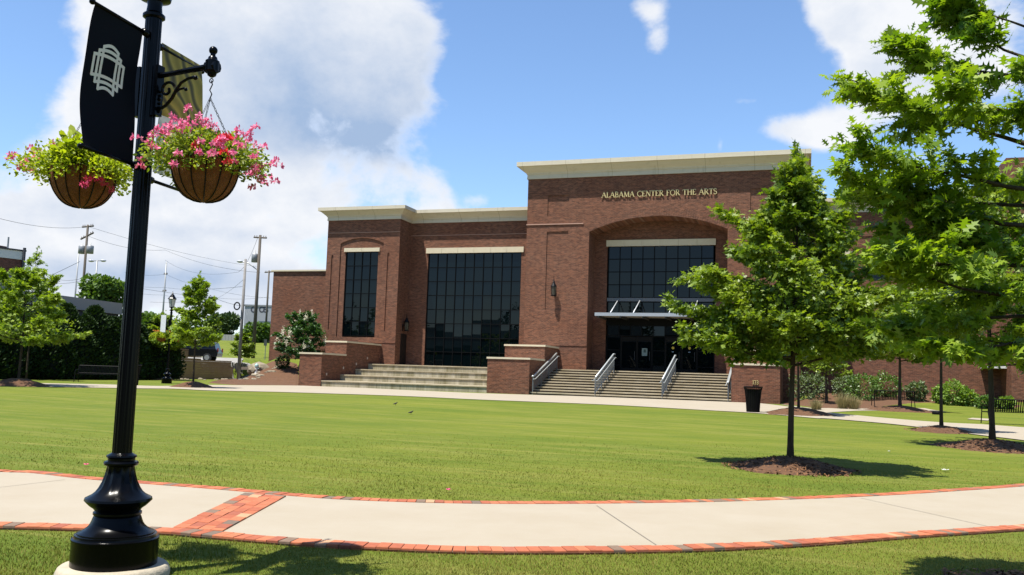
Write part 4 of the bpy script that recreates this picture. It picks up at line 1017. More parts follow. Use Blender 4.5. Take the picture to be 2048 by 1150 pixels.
def stair_rail(u, label):
    root = empty('stair_handrail', (u, V0, .43), label, 'handrail', 'metal handrails on the entrance stairs')
    mb = MB(); mb.tube([(0, .1, 1.14), (0, 5.15, 2.66), (0, 5.55, 2.66)], .05, 8); mb.build('top_rail', GALV, root, smooth=True)
    mb = MB(); mb.tube([(0, .1, .26), (0, 5.3, 1.75)], .022, 6)
    mb.build('bottom_rail', GALV, root, smooth=True)
    for s in (-1, 1):
        mb = MB(); mb.tube([(s * .12, -.25, .95), (s * .12, .1, .95), (s * .12, 5.15, 2.44), (s * .12, 5.5, 2.44)], .022, 6); mb.build('side_rail', GALV, root, smooth=True)
    for V in (.05, 1.8, 3.5, 5.3):
        mb = MB(); z0 = zs(V0 + V) - .43 - .2; mb.box(-.03, .03, V - .03, V + .03, z0 if V > .1 else -.02, z0 + 1.1); mb.build('post', GALVD, root)
    mb = MB()
    for k in range(1, 42):
        V = .05 + k * .127; zb = .26 + 1.49 * (V - .1) / 5.2; mb.tube([(0, V, zb), (0, V, zb + .82)], .011, 4)
    mb.build('pickets', GALVD, root)
    return root
stair_rail(-11.62, 'left one of the two free-standing picket handrails on the entrance stairs')
stair_rail(-7.73, 'right one of the two free-standing picket handrails on the entrance stairs')
def wall_rail(u, s, label):
    root = empty('wall_handrail', (u, V0, .43), label, 'handrail', 'metal handrails on the entrance stairs')
    mb = MB(); mb.tube([(0, -.1, 1.08), (0, .25, 1.14), (0, 5.2, 2.62)], .055, 8); mb.build('top_rail', GALV, root, smooth=True)
    mb = MB(); mb.tube([(s * .12, -.3, .92), (s * .12, .15, .94), (s * .12, 5.2, 2.44), (s * .12, 5.5, 2.44)], .024, 6); mb.build('side_rail', GALV, root, smooth=True)
    for V in (.05, 1.8, 3.5, 5.35):
        mb = MB(); z0 = zs(V0 + V) - .43 - .2; mb.box(-.03, .03, V - .03, V + .03, z0 if V > .1 else -.02, z0 + 1.1); mb.build('post', GALVD, root)
    mb = MB()
    for k in range(1, 42):
        V = .05 + k * .127; zb = .26 + 1.49 * (V - .1) / 5.2; mb.tube([(0, V, zb), (0, V, zb + .8)], .011, 4)
    mb.build('pickets', GALVD, root)
wall_rail(-15.40, 1, 'handrail along the brick wall at the left side of the entrance stairs')
wall_rail(-4.08, -1, 'handrail along the brick wall at the right side of the entrance stairs')

# ------------------------------------------------------------------ litter bins
def bin_(loc, label, group='black litter bins'):
    root = empty('litter_bin', loc, label, 'litter bin', group)
    mb = MB(); mb.lathe([(.25, 0), (.26, .04), (.235, .05), (.235, .12), (.30, .92)], (0, 0, 0), 24); mb.build('body', BLACKM, root)
    mb = MB()
    for k in range(26):
        a = k * 2 * math.pi / 26; mb.tube([(math.cos(a) * .245, math.sin(a) * .245, .03), (math.cos(a) * .275, math.sin(a) * .275, .5), (math.cos(a) * .315, math.sin(a) * .315, .86), (math.cos(a) * .36, math.sin(a) * .36, 1.0)], .012, 4)
    mb.build('slats', BLACKM, root)
    mb = MB(); mb.lathe([(.33, .98), (.37, .98), (.375, 1.02), (.33, 1.03)], (0, 0, 0), 26); mb.build('rim', BLACKM, root)
    mb = MB(); mb.tube([(.0, .1, 1.0), (.03, .1, 1.12), (.12, .1, 1.14), (.14, .1, 1.0)], .012, 5); mb.build('lid_arm', BLACKM, root)
    return root
cb = onG(1506, 825)
bin_(cb, 'black slatted litter bin in front of the brick planter with gold 133'); bin_(onG(265, 771), 'litter bin mostly hidden behind the near lamp post')

# ------------------------------------------------------------------ benches
def bench(loc, rz, label, W=1.9):
    root = empty('park_bench', loc, label, 'bench', 'black metal park benches', rz)
    mb = MB()
    for k in range(7): mb.box(-W / 2, W / 2, -.28 + k * .08, -.23 + k * .08, .43, .45)
    mb.build('seat', BLACKM, root)
    mb = MB(); nb = int(W / .075)
    for k in range(nb + 1):
        x = -W / 2 + W * k / nb; mb.tube([(x, .27, .45), (x, .30, .6), (x, .38, .9)], .021, 4)
    mb.tube([(-W / 2, .38, .9), (W / 2, .38, .9)], .022, 6); mb.tube([(-W / 2, .28, .5), (W / 2, .28, .5)], .016, 6)
    mb.build('backrest', BLACKM, root)
    for s in (-1, 1):
        x = s * (W / 2 + .03)
        mb = MB(); mb.tube([(x, -.36, 0), (x, -.28, .43), (x, -.26, .62), (x, -.1, .66), (x, .3, .66)], .02, 6); mb.tube([(x, .42, 0), (x, .28, .43), (x, .39, .92)], .02, 6); mb.tube([(x, -.28, .43), (x, .28, .43)], .018, 6)
        mb.build('end_frame', BLACKM, root)
    return root
def face_cam(p, extra=0): return math.atan2(-p.x, p.y) * 1.0 + extra
p = onG(1786, 816.5); bench(p, R(188), 'small black bench seen from behind between the shrubs and the path')
p = onG(2030, 849.5); bench(p, R(192), 'black slatted bench cut off by the right edge of the picture', 2.0)
p = onG(196, 765); bench(p, R(28), 'dark bench in front of the tall hedge at the left', 2.2)

# ------------------------------------------------------------------ lamp posts
BD = 6.5
base = pt(227, 1137, BD); PX, PY = base.x, base.y
def zy(y): return pt(227 + (1137 - y) * .079, y, BD).z
def lamp_post(loc, label, footing=True, armdir=None):
    root = empty('lamp_post', loc, label, 'lamp post', 'black park lamp posts')
    z = lambda y: zy(y) - zy(1137) + .115
    prof = [(.312, .0), (.312, z(1096)), (.316, z(1094)), (.316, z(1091)), (.300, z(1089)), (.296, z(1085)), (.296, z(1083)), (.278, z(1082)), (.278, z(1080)), (.252, z(1077)), (.226, z(1073)), (.205, z(1068)), (.190, z(1062)), (.180, z(1055)), (.172, z(1049)), (.165, z(1047)), (.176, z(1044)), (.176, z(1040)), (.163, z(1037)), (.178, z(1032)), (.205, z(1027)), (.228, z(1021)), (.246, z(1016)), (.242, z(1011.5)), (.225, z(1009)), (.196, z(1005)), (.170, z(999)), (.150, z(991)), (.128, z(979)), (.112, z(965)), (.103, z(953)), (.100, z(949)), (.124, z(946)), (.128, z(942)), (.122, z(939)), (.100, z(937)), (.100, z(933)), (.112, z(930)), (.110, z(927)), (.088, z(924)), (.078, z(922))]
    mb = MB(); mb.lathe([(r_ * .92, h + (0 if i else -.02)) for i, (r_, h) in enumerate(prof)], (0, 0, 0), 48, flute=(12, z(998), z(951), .10)); mb.build('base', BLACK, root, smooth=True, sharp=True)
    mb = MB(); mb.lathe([(.068, z(923)), (.060, z(60)), (.060, z(45))], (0, 0, 0), 96, flute=(16, 0, 99, .07)); mb.build('shaft', BLACK, root, smooth=True, sharp=True)
    mb = MB(); zt = z(54)
    mb.lathe([(.066, zt), (.080, zt + .01), (.080, zt + .03), (.058, zt + .05), (.052, zt + .10), (.056, zt + .13), (.112, zt + .15), (.118, zt + .18), (.06, zt + .21), (.055, zt + .3)], (0, 0, 0), 32); mb.build('capital', BLACK, root, smooth=True, sharp=True)
    lz = zt + .3; lan = MB()
    lan.lathe([(.05, lz), (.14, lz + .03), (.15, lz + .06), (.12, lz + .07)], (0, 0, 0), 8); lan.lathe([(.24, lz + .52), (.255, lz + .54), (.20, lz + .60), (.09, lz + .78), (.04, lz + .82), (.05, lz + .86), (.02, lz + .90), (.008, lz + .99)], (0, 0, 0), 8)
    for k in range(6):
        a = k * math.pi / 3; lan.tube([(math.cos(a) * .13, math.sin(a) * .13, lz + .06), (math.cos(a) * .22, math.sin(a) * .22, lz + .53)], .011, 4)
    lo = lan.build('lantern', BLACK, root)
    g = MB(); g.lathe([(.115, lz + .07), (.20, lz + .52)], (0, 0, 0), 6); g.build('lantern_glass', mat('lamp_glass', (.62, .62, .58), .25), lo)
    # arms
    za = z(168); ad = armdir
    mount = MB()
    for s in (-1, 1):
        d = ad * s; n = Vector((-d.y, d.x, 0))
        mount.obox(Vector((0, 0, za - .12)) + d * .085, d, n, (0, 0, 1), .022, .035, .19)
        for k in range(6): mount.sphere(Vector((0, 0, za - .28 + k * .03)) + d * .112, .011, 6)
    mount.build('arm_bracket', BLACK, root)
    for s in (-1, 1):
        d = ad * s; mb = MB(); o = lambda r_, h: Vector((d.x * r_, d.y * r_, za + h))
        Lh = .54
        mb.tube([o(.06, -.005), o(.2, 0), o(.36, .012), o(Lh, .02)], [.024, .020, .022, .026], 8)
        mb.lathe([(.012, -.075), (.03, -.062), (.036, -.04), (.05, -.03), (.05, .045), (.036, .055), (.03, .075), (.018, .085), (.018, .10)], o(Lh + .03, .015), 16)
        mb.sphere(o(Lh + .03, .14), .031, 14)
        mb.tube([o(Lh + .03 + .045 * math.cos(t), .015 + .0 + .045 * math.sin(t) * 0) for t in (0, 3.14)], .045, 10)
        # scrolls
        sp = []
        for i in range(26):
            t = i / 25 * 6.6; rr = .066 * (1 - i / 32); sp.append(o(.175 + rr * math.cos(t + .3), -.12 + rr * math.sin(t + .3)))
        mb.tube(sp, .0115, 6)
        mb.tube([o(.075, -.27), o(.12, -.262), o(.175, -.235), o(.225, -.185), o(.255, -.13), o(.30, -.075), o(.36, -.05), o(.41, -.045)], [.012, .013, .013, .013, .012, .011, .011, .012], 7)
        mb.sphere(o(.425, -.05), .018, 8)
        mb.tube([o(.25, -.145), o(.29, -.125), o(.33, -.12), o(.345, -.13)], .009, 6); mb.sphere(o(.345, -.13), .014, 7)
        mb.tube([o(.08, -.17), o(.105, -.165), o(.12, -.185), o(.1, -.2)], .009, 6)
        ring = [o(Lh + .03, -.085) + Vector((d.x * .016 * math.cos(t), d.y * .016 * math.cos(t), .016 * math.sin(t))) for t in np.linspace(0, 6.28, 12)]
        mb.tube(ring, .004, 5)
        mb.build('bracket_arm', BLACK, root, smooth=True, sharp=True)
    if footing:
        f = MB(); f.lathe([(.35, -.12), (.372, -.06), (.378, .04), (.362, .075), (.345, .088), (.28, .09)], (0, 0, 0), 40); fo = f.build('footing', mat('footing_concrete', (.56, .49, .36), .9, col2=(.40, .34, .25), scale=7, bump=.4), root, smooth=True)
    return root, za
e = pt(421, 169, BD - .20); ad = Vector((e.x - PX, e.y - PY, 0)).normalized()
z0 = G(PX, PY)
root, za = lamp_post((PX, PY, z0), 'near black fluted lamp post with flower baskets and banners on a concrete foot', True, ad)
ZA = z0 + za
# banners
bo = pt(187, 4, BD - .62); bdv = Vector((bo.x - PX, bo.y - PY, 0)); bl = bdv.length; bdv.normalize()
ztop = bo.z; zbot = pt(158, 292, BD - .62).z
bmeshroot = bpy.data.objects['lamp_post']
for s, zt, zb in ((1, ztop, zbot), (-1, pt(395, 145, BD + .66).z, pt(345, 385, BD + .55).z)):
    for z in (zt, zb):
        mb = MB(); d = bdv * s; a = Vector((0, 0, z - z0)); mb.tube([a + d * .05, a + d * (bl * 1.0)], .013, 8); mb.sphere(a + d * (bl * 1.0 + .01), .022, 10)
        mb.tube([a + d * .05, a + d * .11], .028, 10); mb.build('banner_rod', BLACK, root, smooth=True)
nB_ = Vector((-bdv.y, bdv.x, 0))
def ban_pt(s, f, t, zt, zb, off=0.0):
    """s side, f 0 at pole .. 1 at tip, t 0 bottom .. 1 top"""
    d = bdv * s; r_ = .115 + (bl - .135) * f
    bulge = -.062 * math.sin(t * math.pi) ** .8 * (.35 + .65 * f) + .012 * math.sin(t * 7 + f * 3) * math.sin(t * math.pi)
    pinch = -.035 * math.sin(t * math.pi) * (f - .5) * 0
    p = Vector((PX, PY, zb + (zt - zb) * t)) + d * (r_ + pinch) + nB_ * (bulge * s + off)
    return p
def cloth(s, zt, zb, m, name, label, t0=0, t1=1, parent=None):
    mb = MB(); nf, nt_ = 14, 30; th = .0015
    for side_ in (-1, 1):
        vs = [ban_pt(s, i / nf, t0 + (t1 - t0) * j / nt_, zt, zb, th * side_) for j in range(nt_ + 1) for i in range(nf + 1)]
        fs = [(j * (nf + 1) + i, j * (nf + 1) + i + 1, (j + 1) * (nf + 1) + i + 1, (j + 1) * (nf + 1) + i) for j in range(nt_) for i in range(nf)]
        if side_ < 0: fs = [f[::-1] for f in fs]
        mb.add(vs, fs)
    return mb.build(name, m, parent, smooth=True)
NAVY = mat('banner_black_cloth', (.0035, .005, .009), .75, spec=.12)
b1 = cloth(1, ztop, zbot, NAVY, 'banner', ''); tag(b1, 'black banner with a pale interlaced line emblem on the near lamp post', 'banner', 'banners on the near lamp post')
# sleeve hems
# emblem lines
EM = mat('emblem_cream', (.98, .94, .80), .7)
em = MB()
def eline(pts_, wd=.022):
    # pts in banner plane: x metres from centre, y metres from centre
    for side_ in (1,):
        for (a, b) in zip(pts_[:-1], pts_[1:]):
            A = Vector(a); B = Vector(b); d = (B - A).normalized(); nrm = Vector((-d.y, d.x)) * wd / 2; A2, B2 = A - d * wd * .35, B + d * wd * .35
            for sd_ in (-1, 1):
                vs = []
                for q in (A2 - nrm, B2 - nrm, B2 + nrm, A2 + nrm):
                    f = ECF + q.x / (bl - .135); t = ECT + q.y / (ztop - zbot); vs.append(ban_pt(1, f, t, ztop, zbot, .004 * sd_))
                if sd_ < 0: vs = vs[::-1]
                em.quad(*vs)
ECF, ECT = .56, .615
def outline(hw, hh, amp):
    T = [(-hw + 2 * hw * i / 10, hh - amp + amp * math.sin(math.pi * i / 10)) for i in range(11)]
    Bt = [(-hw + 2 * hw * i / 10, -hh - amp * .0 + amp * math.sin(math.pi * i / 10)) for i in range(11)]
    eline(T); eline(Bt); n = 4
    eline([(-hw, -hh + (2 * hh - amp) * i / n) for i in range(n + 1)]); eline([(hw, -hh + (2 * hh - amp) * i / n) for i in range(n + 1)])
outline(.072, .162, .024); outline(.108, .122, .022); outline(.148, .082, .02)
em.build('emblem', EM, b1)
zt2, zb2 = pt(395, 145, BD + .66).z, pt(345, 385, BD + .55).z
zt2 = ztop; zb2 = zbot
def swirl():
    m = bpy.data.materials.new('banner_gold_swirl'); m.use_nodes = True; nt = m.node_tree; p = nt.nodes['Principled BSDF']; p.inputs['Roughness'].default_value = .8
    g = N(nt, 'ShaderNodeNewGeometry'); wv = N(nt, 'ShaderNodeTexWave', wave_type='RINGS'); wv.inputs['Scale'].default_value = 1.6; wv.inputs['Distortion'].default_value = 9; wv.inputs['Detail'].default_value = 2; wv.inputs['Detail Scale'].default_value = .9
    L(nt, g.outputs['Position'], wv.inputs['Vector']); c = mixc(nt, wv.outputs['Fac'], (.38, .30, .08), (.64, .51, .14)); c2 = mixc(nt, mathn(nt, 'MULTIPLY_ADD', wv.outputs['Fac'], 3, -2.1, clamp=True), c, (.10, .09, .06)); L(nt, c2, p.inputs['Base Color'])
    t = N(nt, 'ShaderNodeBsdfTranslucent'); ms = N(nt, 'ShaderNodeMixShader'); ms.inputs[0].default_value = .45; L(nt, c2, t.inputs[0]); L(nt, p.outputs[0], ms.inputs[1]); L(nt, t.outputs[0], ms.inputs[2]); L(nt, ms.outputs[0], nt.nodes['Material Output'].inputs['Surface'])
    return m
b2 = empty('banner', (0, 0, 0), 'olive gold swirl banner with a white lower part behind the near lamp post', 'banner', 'banners on the near lamp post')
cloth(-1, zt2, zb2, swirl(), 'printed_top', '', .44, 1, b2); cloth(-1, zt2, zb2, mat('banner_white', (.74, .74, .70), .8, trans=.4), 'white_bottom', '', 0, .44, b2)

# hanging baskets
def basket(top, label, kindno, seed, sc_=1.0):
    """top: hook point"""
    rng = np.random.default_rng(seed); r_ = .236 * sc_; dp = .29 * sc_; drop = .60 * sc_
    root = empty('hanging_basket', top, label, 'hanging basket', 'hanging flower baskets'); zr = -drop
    prof = [(.02, zr - dp)] + [(r_ * math.sin(math.pi / 2 * i / 12) ** .8, zr - dp * math.cos(math.pi / 2 * i / 12)) for i in range(1, 13)] + [(r_ * .9, zr + .005)]
    mb = MB(); mb.lathe(prof, (0, 0, 0), 48); mb.build('coir_liner', COIR, root, smooth=True)
    mb = MB()
    for k in range(14):
        a = k * math.pi / 7
        mb.tube([(math.cos(a) * (p[0] + .004), math.sin(a) * (p[0] + .004), p[1]) for p in prof[:-1]], .0042, 4, cap=False)
    for q in (prof[12],): mb.tube([(math.cos(t) * (q[0] + .005), math.sin(t) * (q[0] + .005), q[1]) for t in np.linspace(0, 6.2832, 33)], .0035, 4)
    mb.build('wire_frame', BLACKM, root)
    for k in range(3):
        a = k * 2.094 + .5; mb = MB(); A = Vector((0, 0, -.13)); B = Vector((math.cos(a) * r_, math.sin(a) * r_, zr)); n = 26
        for i in range(n):
            c = A.lerp(B, (i + .5) / n); d = (B - A).normalized(); q = d.cross(Vector((math.sin(i * 1.57), math.cos(i * 1.57), .1))).normalized() * .005
            mb.tube([c - d * .012 + q, c + d * .012 + q], .0022, 4); mb.tube([c - d * .012 - q, c + d * .012 - q], .0022, 4)
        mb.build('chain', BLACKM, root)
    mb = MB(); mb.tube([(0, 0, .0), (.012, 0, -.03), (-.008, 0, -.07), (.012, 0, -.1), (0, 0, -.13)], .0045, 5); mb.build('hook', BLACKM, root)
    # foliage: dome and trailing sprays
    def fol(rng, n):
        d = rng.normal(0, 1, (n, 3)); d /= np.linalg.norm(d, axis=1, keepdims=True); d[:, 2] = np.abs(d[:, 2]) * .9 - .12
        rad = rng.uniform(.25, 1, n) ** .5
        ph = np.arctan2(d[:, 1], d[:, 0]); ext = 1 + .28 * np.sin(ph * 3 + seed) + .16 * np.sin(ph * 7 + seed * 2)
        P = d * rad[:, None] * np.array([.37, .37, .26]) * sc_ * np.stack([ext, ext, np.ones(n)], 1) + np.array([0, 0, zr + .02])
        over = np.hypot(P[:, 0], P[:, 1]) > r_; P[over, 2] -= rng.uniform(0, .12, over.sum()) * sc_
        return P, d + rng.normal(0, .7, (n, 3))
    foliage_mesh('foliage', fol, 6500, .030 * sc_ if sc_ == 1 else .06, OVAL, LEAFBG if kindno == 0 else LEAFYG, root, seed, 1.0)
    if kindno == 1:
        foliage_mesh('vine_leaves', ellip(.22, .22, .15, zr + .1, .3), 420, .075, OVAL, LEAFYG, root, seed + 1, 1.0)
    # blossoms, in spikes
    def flowers(nspike, region, m, name, sz, per=6):
        P = []; D = []
        for _ in range(nspike):
            c, dr = region(rng)
            for j in range(per):
                f = j / per; a = rng.uniform(0, 6.28)
                q = c + dr * (.045 * f) + np.array([math.cos(a), math.sin(a), 0]) * .02 * (1.2 - f)
                ax = np.array([math.cos(a), math.sin(a), .3])
                for t in range(4):
                    tt = t * 1.57 + rng.uniform(-.2, .2); s1 = np.cross(ax, [0, 0, 1]); s1 /= np.linalg.norm(s1) + 1e-9; s2 = np.cross(ax, s1)
                    P.append(q); D.append(s1 * math.cos(tt) + s2 * math.sin(tt) + ax * .35)
        P = np.array(P); D = np.array(D)
        fast(name, leaf_verts(P, D, sz * rng.uniform(.7, 1.2, len(P)), OVAL, .9, rng, .4), 6, rng.random(len(P)), m, root)
    def ringr(a0, a1, r0, r1, zlo, zhi, up=1.0):
        def f(rng):
            a = rng.uniform(a0, a1); rr = rng.uniform(r0, r1) * sc_; return np.array([math.cos(a) * rr, math.sin(a) * rr, zr + rng.uniform(zlo, zhi) * sc_]), np.array([math.cos(a) * .6, math.sin(a) * .6, up])
        return f
    fs = .026 * (1 if sc_ == 1 else 2.2)
    if kindno == 0:
        flowers(42, ringr(-2.4, 1.2, .30, .52, -.13, .14, .1), PINK, 'pink_blossoms', fs); flowers(48, ringr(0, 6.28, .05, .36, .12, .29), PINK, 'pink_blossoms', fs)
        flowers(7, ringr(-1.3, -.4, .26, .40, -.06, .12, .3), RED, 'red_blossoms', fs * 1.15)
    elif kindno == 1:
        flowers(30, ringr(2.2, 3.9, .36, .52, -.02, .14, .3), PINK, 'pink_blossoms', fs); flowers(7, ringr(0, 6.28, .05, .3, .12, .22), PINK, 'pink_blossoms', fs)
        flowers(6, ringr(-.9, .2, .26, .33, -.17, -.08, -.6), mat('crimson_petal', (.65, .02, .10), .5, attr=(.75, .06, .18)), 'crimson_blossoms', fs)
    else:
        flowers(26, ringr(0, 6.28, .05, .38, .06, .24), ORANGE, 'orange_blossoms', fs)
    return root
hk = .57
for s, kindno, lab in ((1, 0, 'right hanging basket on the near lamp post, full of pink and red flowers'), (-1, 1, 'left hanging basket on the near lamp post with lime green leaves')):
    basket(Vector((PX, PY, ZA - .085)) + ad * s * hk, lab, kindno, 70 + kindno)
# far lamp post
pf = onG(333, 767)
far_root, zaf = lamp_post(pf, 'small far lamp post with a lantern in front of the hedge and tan wall', False, Vector((1, 0, 0)))
for s in (-1, 1): basket(Vector((pf.x + s * hk, pf.y, pf.z + zaf - .085)), ('left' if s < 0 else 'right') + ' basket of orange flowers on the far lamp post', 2, 80 + s, 1.3)
mb = MB(); mb.box(pf.x - .45, pf.x - .1, pf.y - .3, pf.y - .28, pf.z + 2.95, pf.z + 3.95); o = mb.build('banner', mat('banner_white2', (.8, .82, .85), .7)); tag(o, 'white banner on the left side of the far lamp post', 'banner')
mb = MB(); mb.box(pf.x + .12, pf.x + .4, pf.y + .28, pf.y + .3, pf.z + 2.75, pf.z + 3.3); o = mb.build('banner', mat('banner_white2', (.8, .82, .85), .7)); tag(o, 'short white banner on the right side of the far lamp post', 'banner')

# ------------------------------------------------------------------ left background
hl, hr = onG(-40, 757.5), onG(330, 759.5)
def arbor(seed):
    root = empty('hedge_tree', (0, 0, 0), 'x', 'hedge tree', 'tall dark evergreens in the hedge row')
    def fn(rng, n):
        h = rng.uniform(0, 1, n) ** .9; a = rng.uniform(0, 6.28, n); rr = 1.05 * (1 - h ** 2.2) ** .6 * (.55 + .45 * np.sqrt(np.minimum(1, h * 6 + .5))) * (1 + .12 * np.sin(a * 3 + h * 9 + seed)) * rng.uniform(.7, 1.03, n) + .03
        P = np.stack([np.cos(a) * rr, np.sin(a) * rr, h * 4.7], 1); D = np.stack([np.cos(a), np.sin(a), np.full(n, 1.2)], 1) + rng.normal(0, .4, (n, 3)); return P, D
    foliage_mesh('crown', fn, 3600, .2, RHOMB, LEAFD, root, seed, 1.2)  # the hedge's own shading is put into this near-black leaf colour
    mb = MB(); mb.lathe([(.1, -.1), (.75, .15), (.82, 1.2), (.7, 2.8), (.35, 4.1), (.05, 4.5)], (0, 0, 0), 12); mb.build('light_block_core', mat('shade_core', (.006, .011, .004), 1), root)  # solid dark cone added inside to block light through the leaves
    return root
protos = [arbor(s) for s in (1, 2, 3)]
n = 20; rh = random.Random(4)
for i in range(n):
    q = hl.lerp(hr, i / (n - 1)); r0 = protos[i] if i < 3 else copy_tree(protos[i % 3])
    r0.location = (q.x + rh.uniform(-.15, .15), q.y, G(q.x, q.y)); r0.rotation_euler = (0, 0, rh.uniform(0, 6)); k = rh.uniform(.8, 1.0) * (1.0 if i % 4 else .88); r0.scale = (1.12, 1.12, k)
    r0['label'] = 'dark evergreen in the tall hedge row at the left behind the lamp post'
# grey-walled low building behind the hedge
d_ = (hr - hl).normalized(); nn = Vector((-d_.y, d_.x, 0))
if nn.dot(Vector((FW[0], FW[1], 0))) < 0: nn = -nn
gb = empty('low_building', (0, 0, 0), 'low dark building with a grey parapet behind the tall hedge', 'building')
A = hl + nn * 3.0 - d_ * 12; B = hl.lerp(hr, .9) + nn * 3.0
def wallbox(mb, A, B, n, dep, z0, z1):
    vs = [A, B, B + n * dep, A + n * dep]; mb.add([(p.x, p.y, z0) for p in vs] + [(p.x, p.y, z1) for p in vs], ((0, 3, 2, 1), (4, 5, 6, 7), (0, 1, 5, 4), (1, 2, 6, 5), (2, 3, 7, 6), (3, 0, 4, 7)))
mb = MB(); wallbox(mb, A, B, nn, 12, 0, 5.0); mb.build('wall', mat('dark_rendered_wall', (.09, .08, .075), .9), gb)
mb = MB(); wallbox(mb, A - nn * .15, B - nn * .15 + d_ * .15, nn, 12.3, 5.0, 5.8); mb.build('parapet', mat('grey_parapet', (.50, .44, .38), .8), gb)
# brick building far left
rb = empty('brick_warehouse', (0, 0, 0), 'two storey dark brick building with a white roof band at the left edge', 'building')
e1 = pt(44, 560, 75); e0 = pt(-120, 560, 70); dn = Vector((e1.x - e0.x, e1.y - e0.y, 0)).normalized(); n2 = Vector((-dn.y, dn.x, 0)); n2 = n2 if n2.dot(Vector((FW[0], FW[1], 0))) > 0 else -n2
zr = pt(44, 520, 75).z; zt_ = pt(44, 503, 75).z; e1.z = e0.z = 0
mb = MB(); wallbox(mb, e0, e1, n2, 14, 0, zr); mb.build('wall', BRICK2, rb)
mb = MB(); wallbox(mb, e0 - n2 * .05, e1 + dn * .05 - n2 * .05, n2, 14.1, zr, zt_); mb.build('roof_band', WHITE, rb)
mb = MB(); wallbox(mb, e0 - n2 * .12, e1 + dn * .12 - n2 * .12, n2, 14.2, zt_, zt_ + .12); mb.tube([(e1.x + .1, e1.y - .1, 0), (e1.x + .1, e1.y - .1, zt_ + .3)], .12, 8); mb.build('roof_edge', mat('dark_flashing', (.05, .05, .06), .6), rb)
wc = pt(15, 562, 73); mb = MB(); c = e0.lerp(e1, .78); mb.obox((c.x, c.y, wc.z), dn, n2, (0, 0, 1), .55, .06, .75); wf = mb.build('window', mat('old_window', (.28, .29, .28), .4), rb)
mb = MB()
for k in range(5): mb.obox((c.x - n2.x * .07, c.y - n2.y * .07, wc.z - .6 + k * .3), dn, n2, (0, 0, 1), .55, .015, .03)
mb.build('glazing_bars', BLACKM, wf)
mb = MB(); q = pt(15, 500, 74); mb.tube([(q.x, q.y, zt_), (q.x, q.y, pt(15, 474, 74).z)], .07, 6); mb.build('vent_pipe', STEELP, rb)
mb = MB(); q = pt(-2, 500, 76); mb.box(q.x - .4, q.x + .4, q.y - .4, q.y + .4, zt_ - .1, pt(0, 492, 76).z); mb.build('chimney', BRICK2, rb)

# background trees
def bigtree(px, py_base, py_top, d, wpx, label, seed, n=5200, m=LEAFB, ls=.42):
    b = pt(px, py_base, d); top = pt(px, py_top, d); H = top.z - b.z; rx = wpx / 2 * d / F_PX
    root = empty('broadleaf_tree', b, label, 'tree', 'background trees'); rng = np.random.default_rng(seed)
    Ps = []; Ds = []
    for k in range(16):
        a = rng.uniform(0, 6.28); rr = rng.uniform(0, .62) * rx; h = rng.uniform(.38, .85) * H; R0 = rng.uniform(.28, .45) * min(rx, H * .6)
        q = rng.normal(0, 1, (n // 16, 3)); q /= np.linalg.norm(q, axis=1, keepdims=True); rad = rng.uniform(.4, 1, len(q)) ** .5
        Ps.append(q * rad[:, None] * R0 * np.array([1.1, 1.1, .85]) + np.array([math.cos(a) * rr, math.sin(a) * rr, h])); Ds.append(q + rng.normal(0, .7, q.shape))
    P = np.concatenate(Ps); D = np.concatenate(Ds)
    fast('crown', leaf_verts(P, D, ls * rng.uniform(.6, 1.3, len(P)), OVAL, 1.0, rng), 6, rng.beta(1.7, 2, len(P)), m, root)
    mb = MB(); mb.tube([(0, 0, -.5), (0, 0, H * .4), (.1, 0, H * .7)], [rx * .09, rx * .06, rx * .03], 7)
    for k in range(5): a = k * 1.3; mb.tube([(0, 0, H * .3), (math.cos(a) * rx * .5, math.sin(a) * rx * .5, H * .65)], [rx * .045, rx * .015], 5)
    mb.build('trunk', BARK, root)
bigtree(203, 700, 533, 84, 112, 'large tree rising behind the grey parapet left of the near lamp post', 101, 7000, ls=.36)
bigtree(448, 684, 628, 150, 95, 'round dark tree on the far bank beside the leaning pole', 103, m=mat('dark_bg_leaf', (.02, .045, .008), .7, trans=.12, attr=(.05, .09, .015)), ls=.6)
bigtree(300, 700, 628, 90, 80, 'feathery tree between the near lamp post and the far lantern', 104, 3000)
bigtree(515, 700, 648, 118, 80, 'bushy tree in front of the pale shop building', 105, 5000)
bigtree(560, 700, 655, 122, 60, 'second bushy tree against the pale shop building', 106, 3500)
bigtree(398, 690, 655, 130, 60, 'low tree behind the oak on the far bank', 108, 3000, m=MATS['dark_bg_leaf'], ls=.5)
# pale shop building with letters
sb = empty('shop_building', (0, 0, 0), 'pale grey flat roofed shop with dark letters on the far bank', 'building')
a = pt(488, 640, 135); b = pt(600, 640, 135); zt_ = pt(520, 613, 135).z; zb_ = 1.0
dn = Vector((b.x - a.x, b.y - a.y, 0)).normalized(); n2 = Vector((-dn.y, dn.x, 0)); n2 = n2 if n2.dot(Vector((FW[0], FW[1], 0))) > 0 else -n2
a.z = b.z = 0; mb = MB(); wallbox(mb, a, b, n2, 12, zb_, zt_); mb.build('wall', mat('pale_cladding', (.42, .42, .46), .7, col2=(.36, .37, .42), scale=.6), sb)
mb = MB(); wallbox(mb, a - n2 * .1 - dn * .1, b, n2, 12.2, zt_, zt_ + .25); mb.build('roof_edge', mat('grey_edge', (.25, .26, .28), .7), sb)
mb = MB(); c0 = a + dn * 2.2; wallbox(mb, c0 - n2 * .05, c0 - n2 * .05 + dn * 2.6, n2, .1, zt_ - 3.6, zt_ - 2.2); mb.build('window', mat('shop_window', (.12, .15, .18), .2), sb)
LET = mat('shop_letters', (.05, .05, .07), .6)
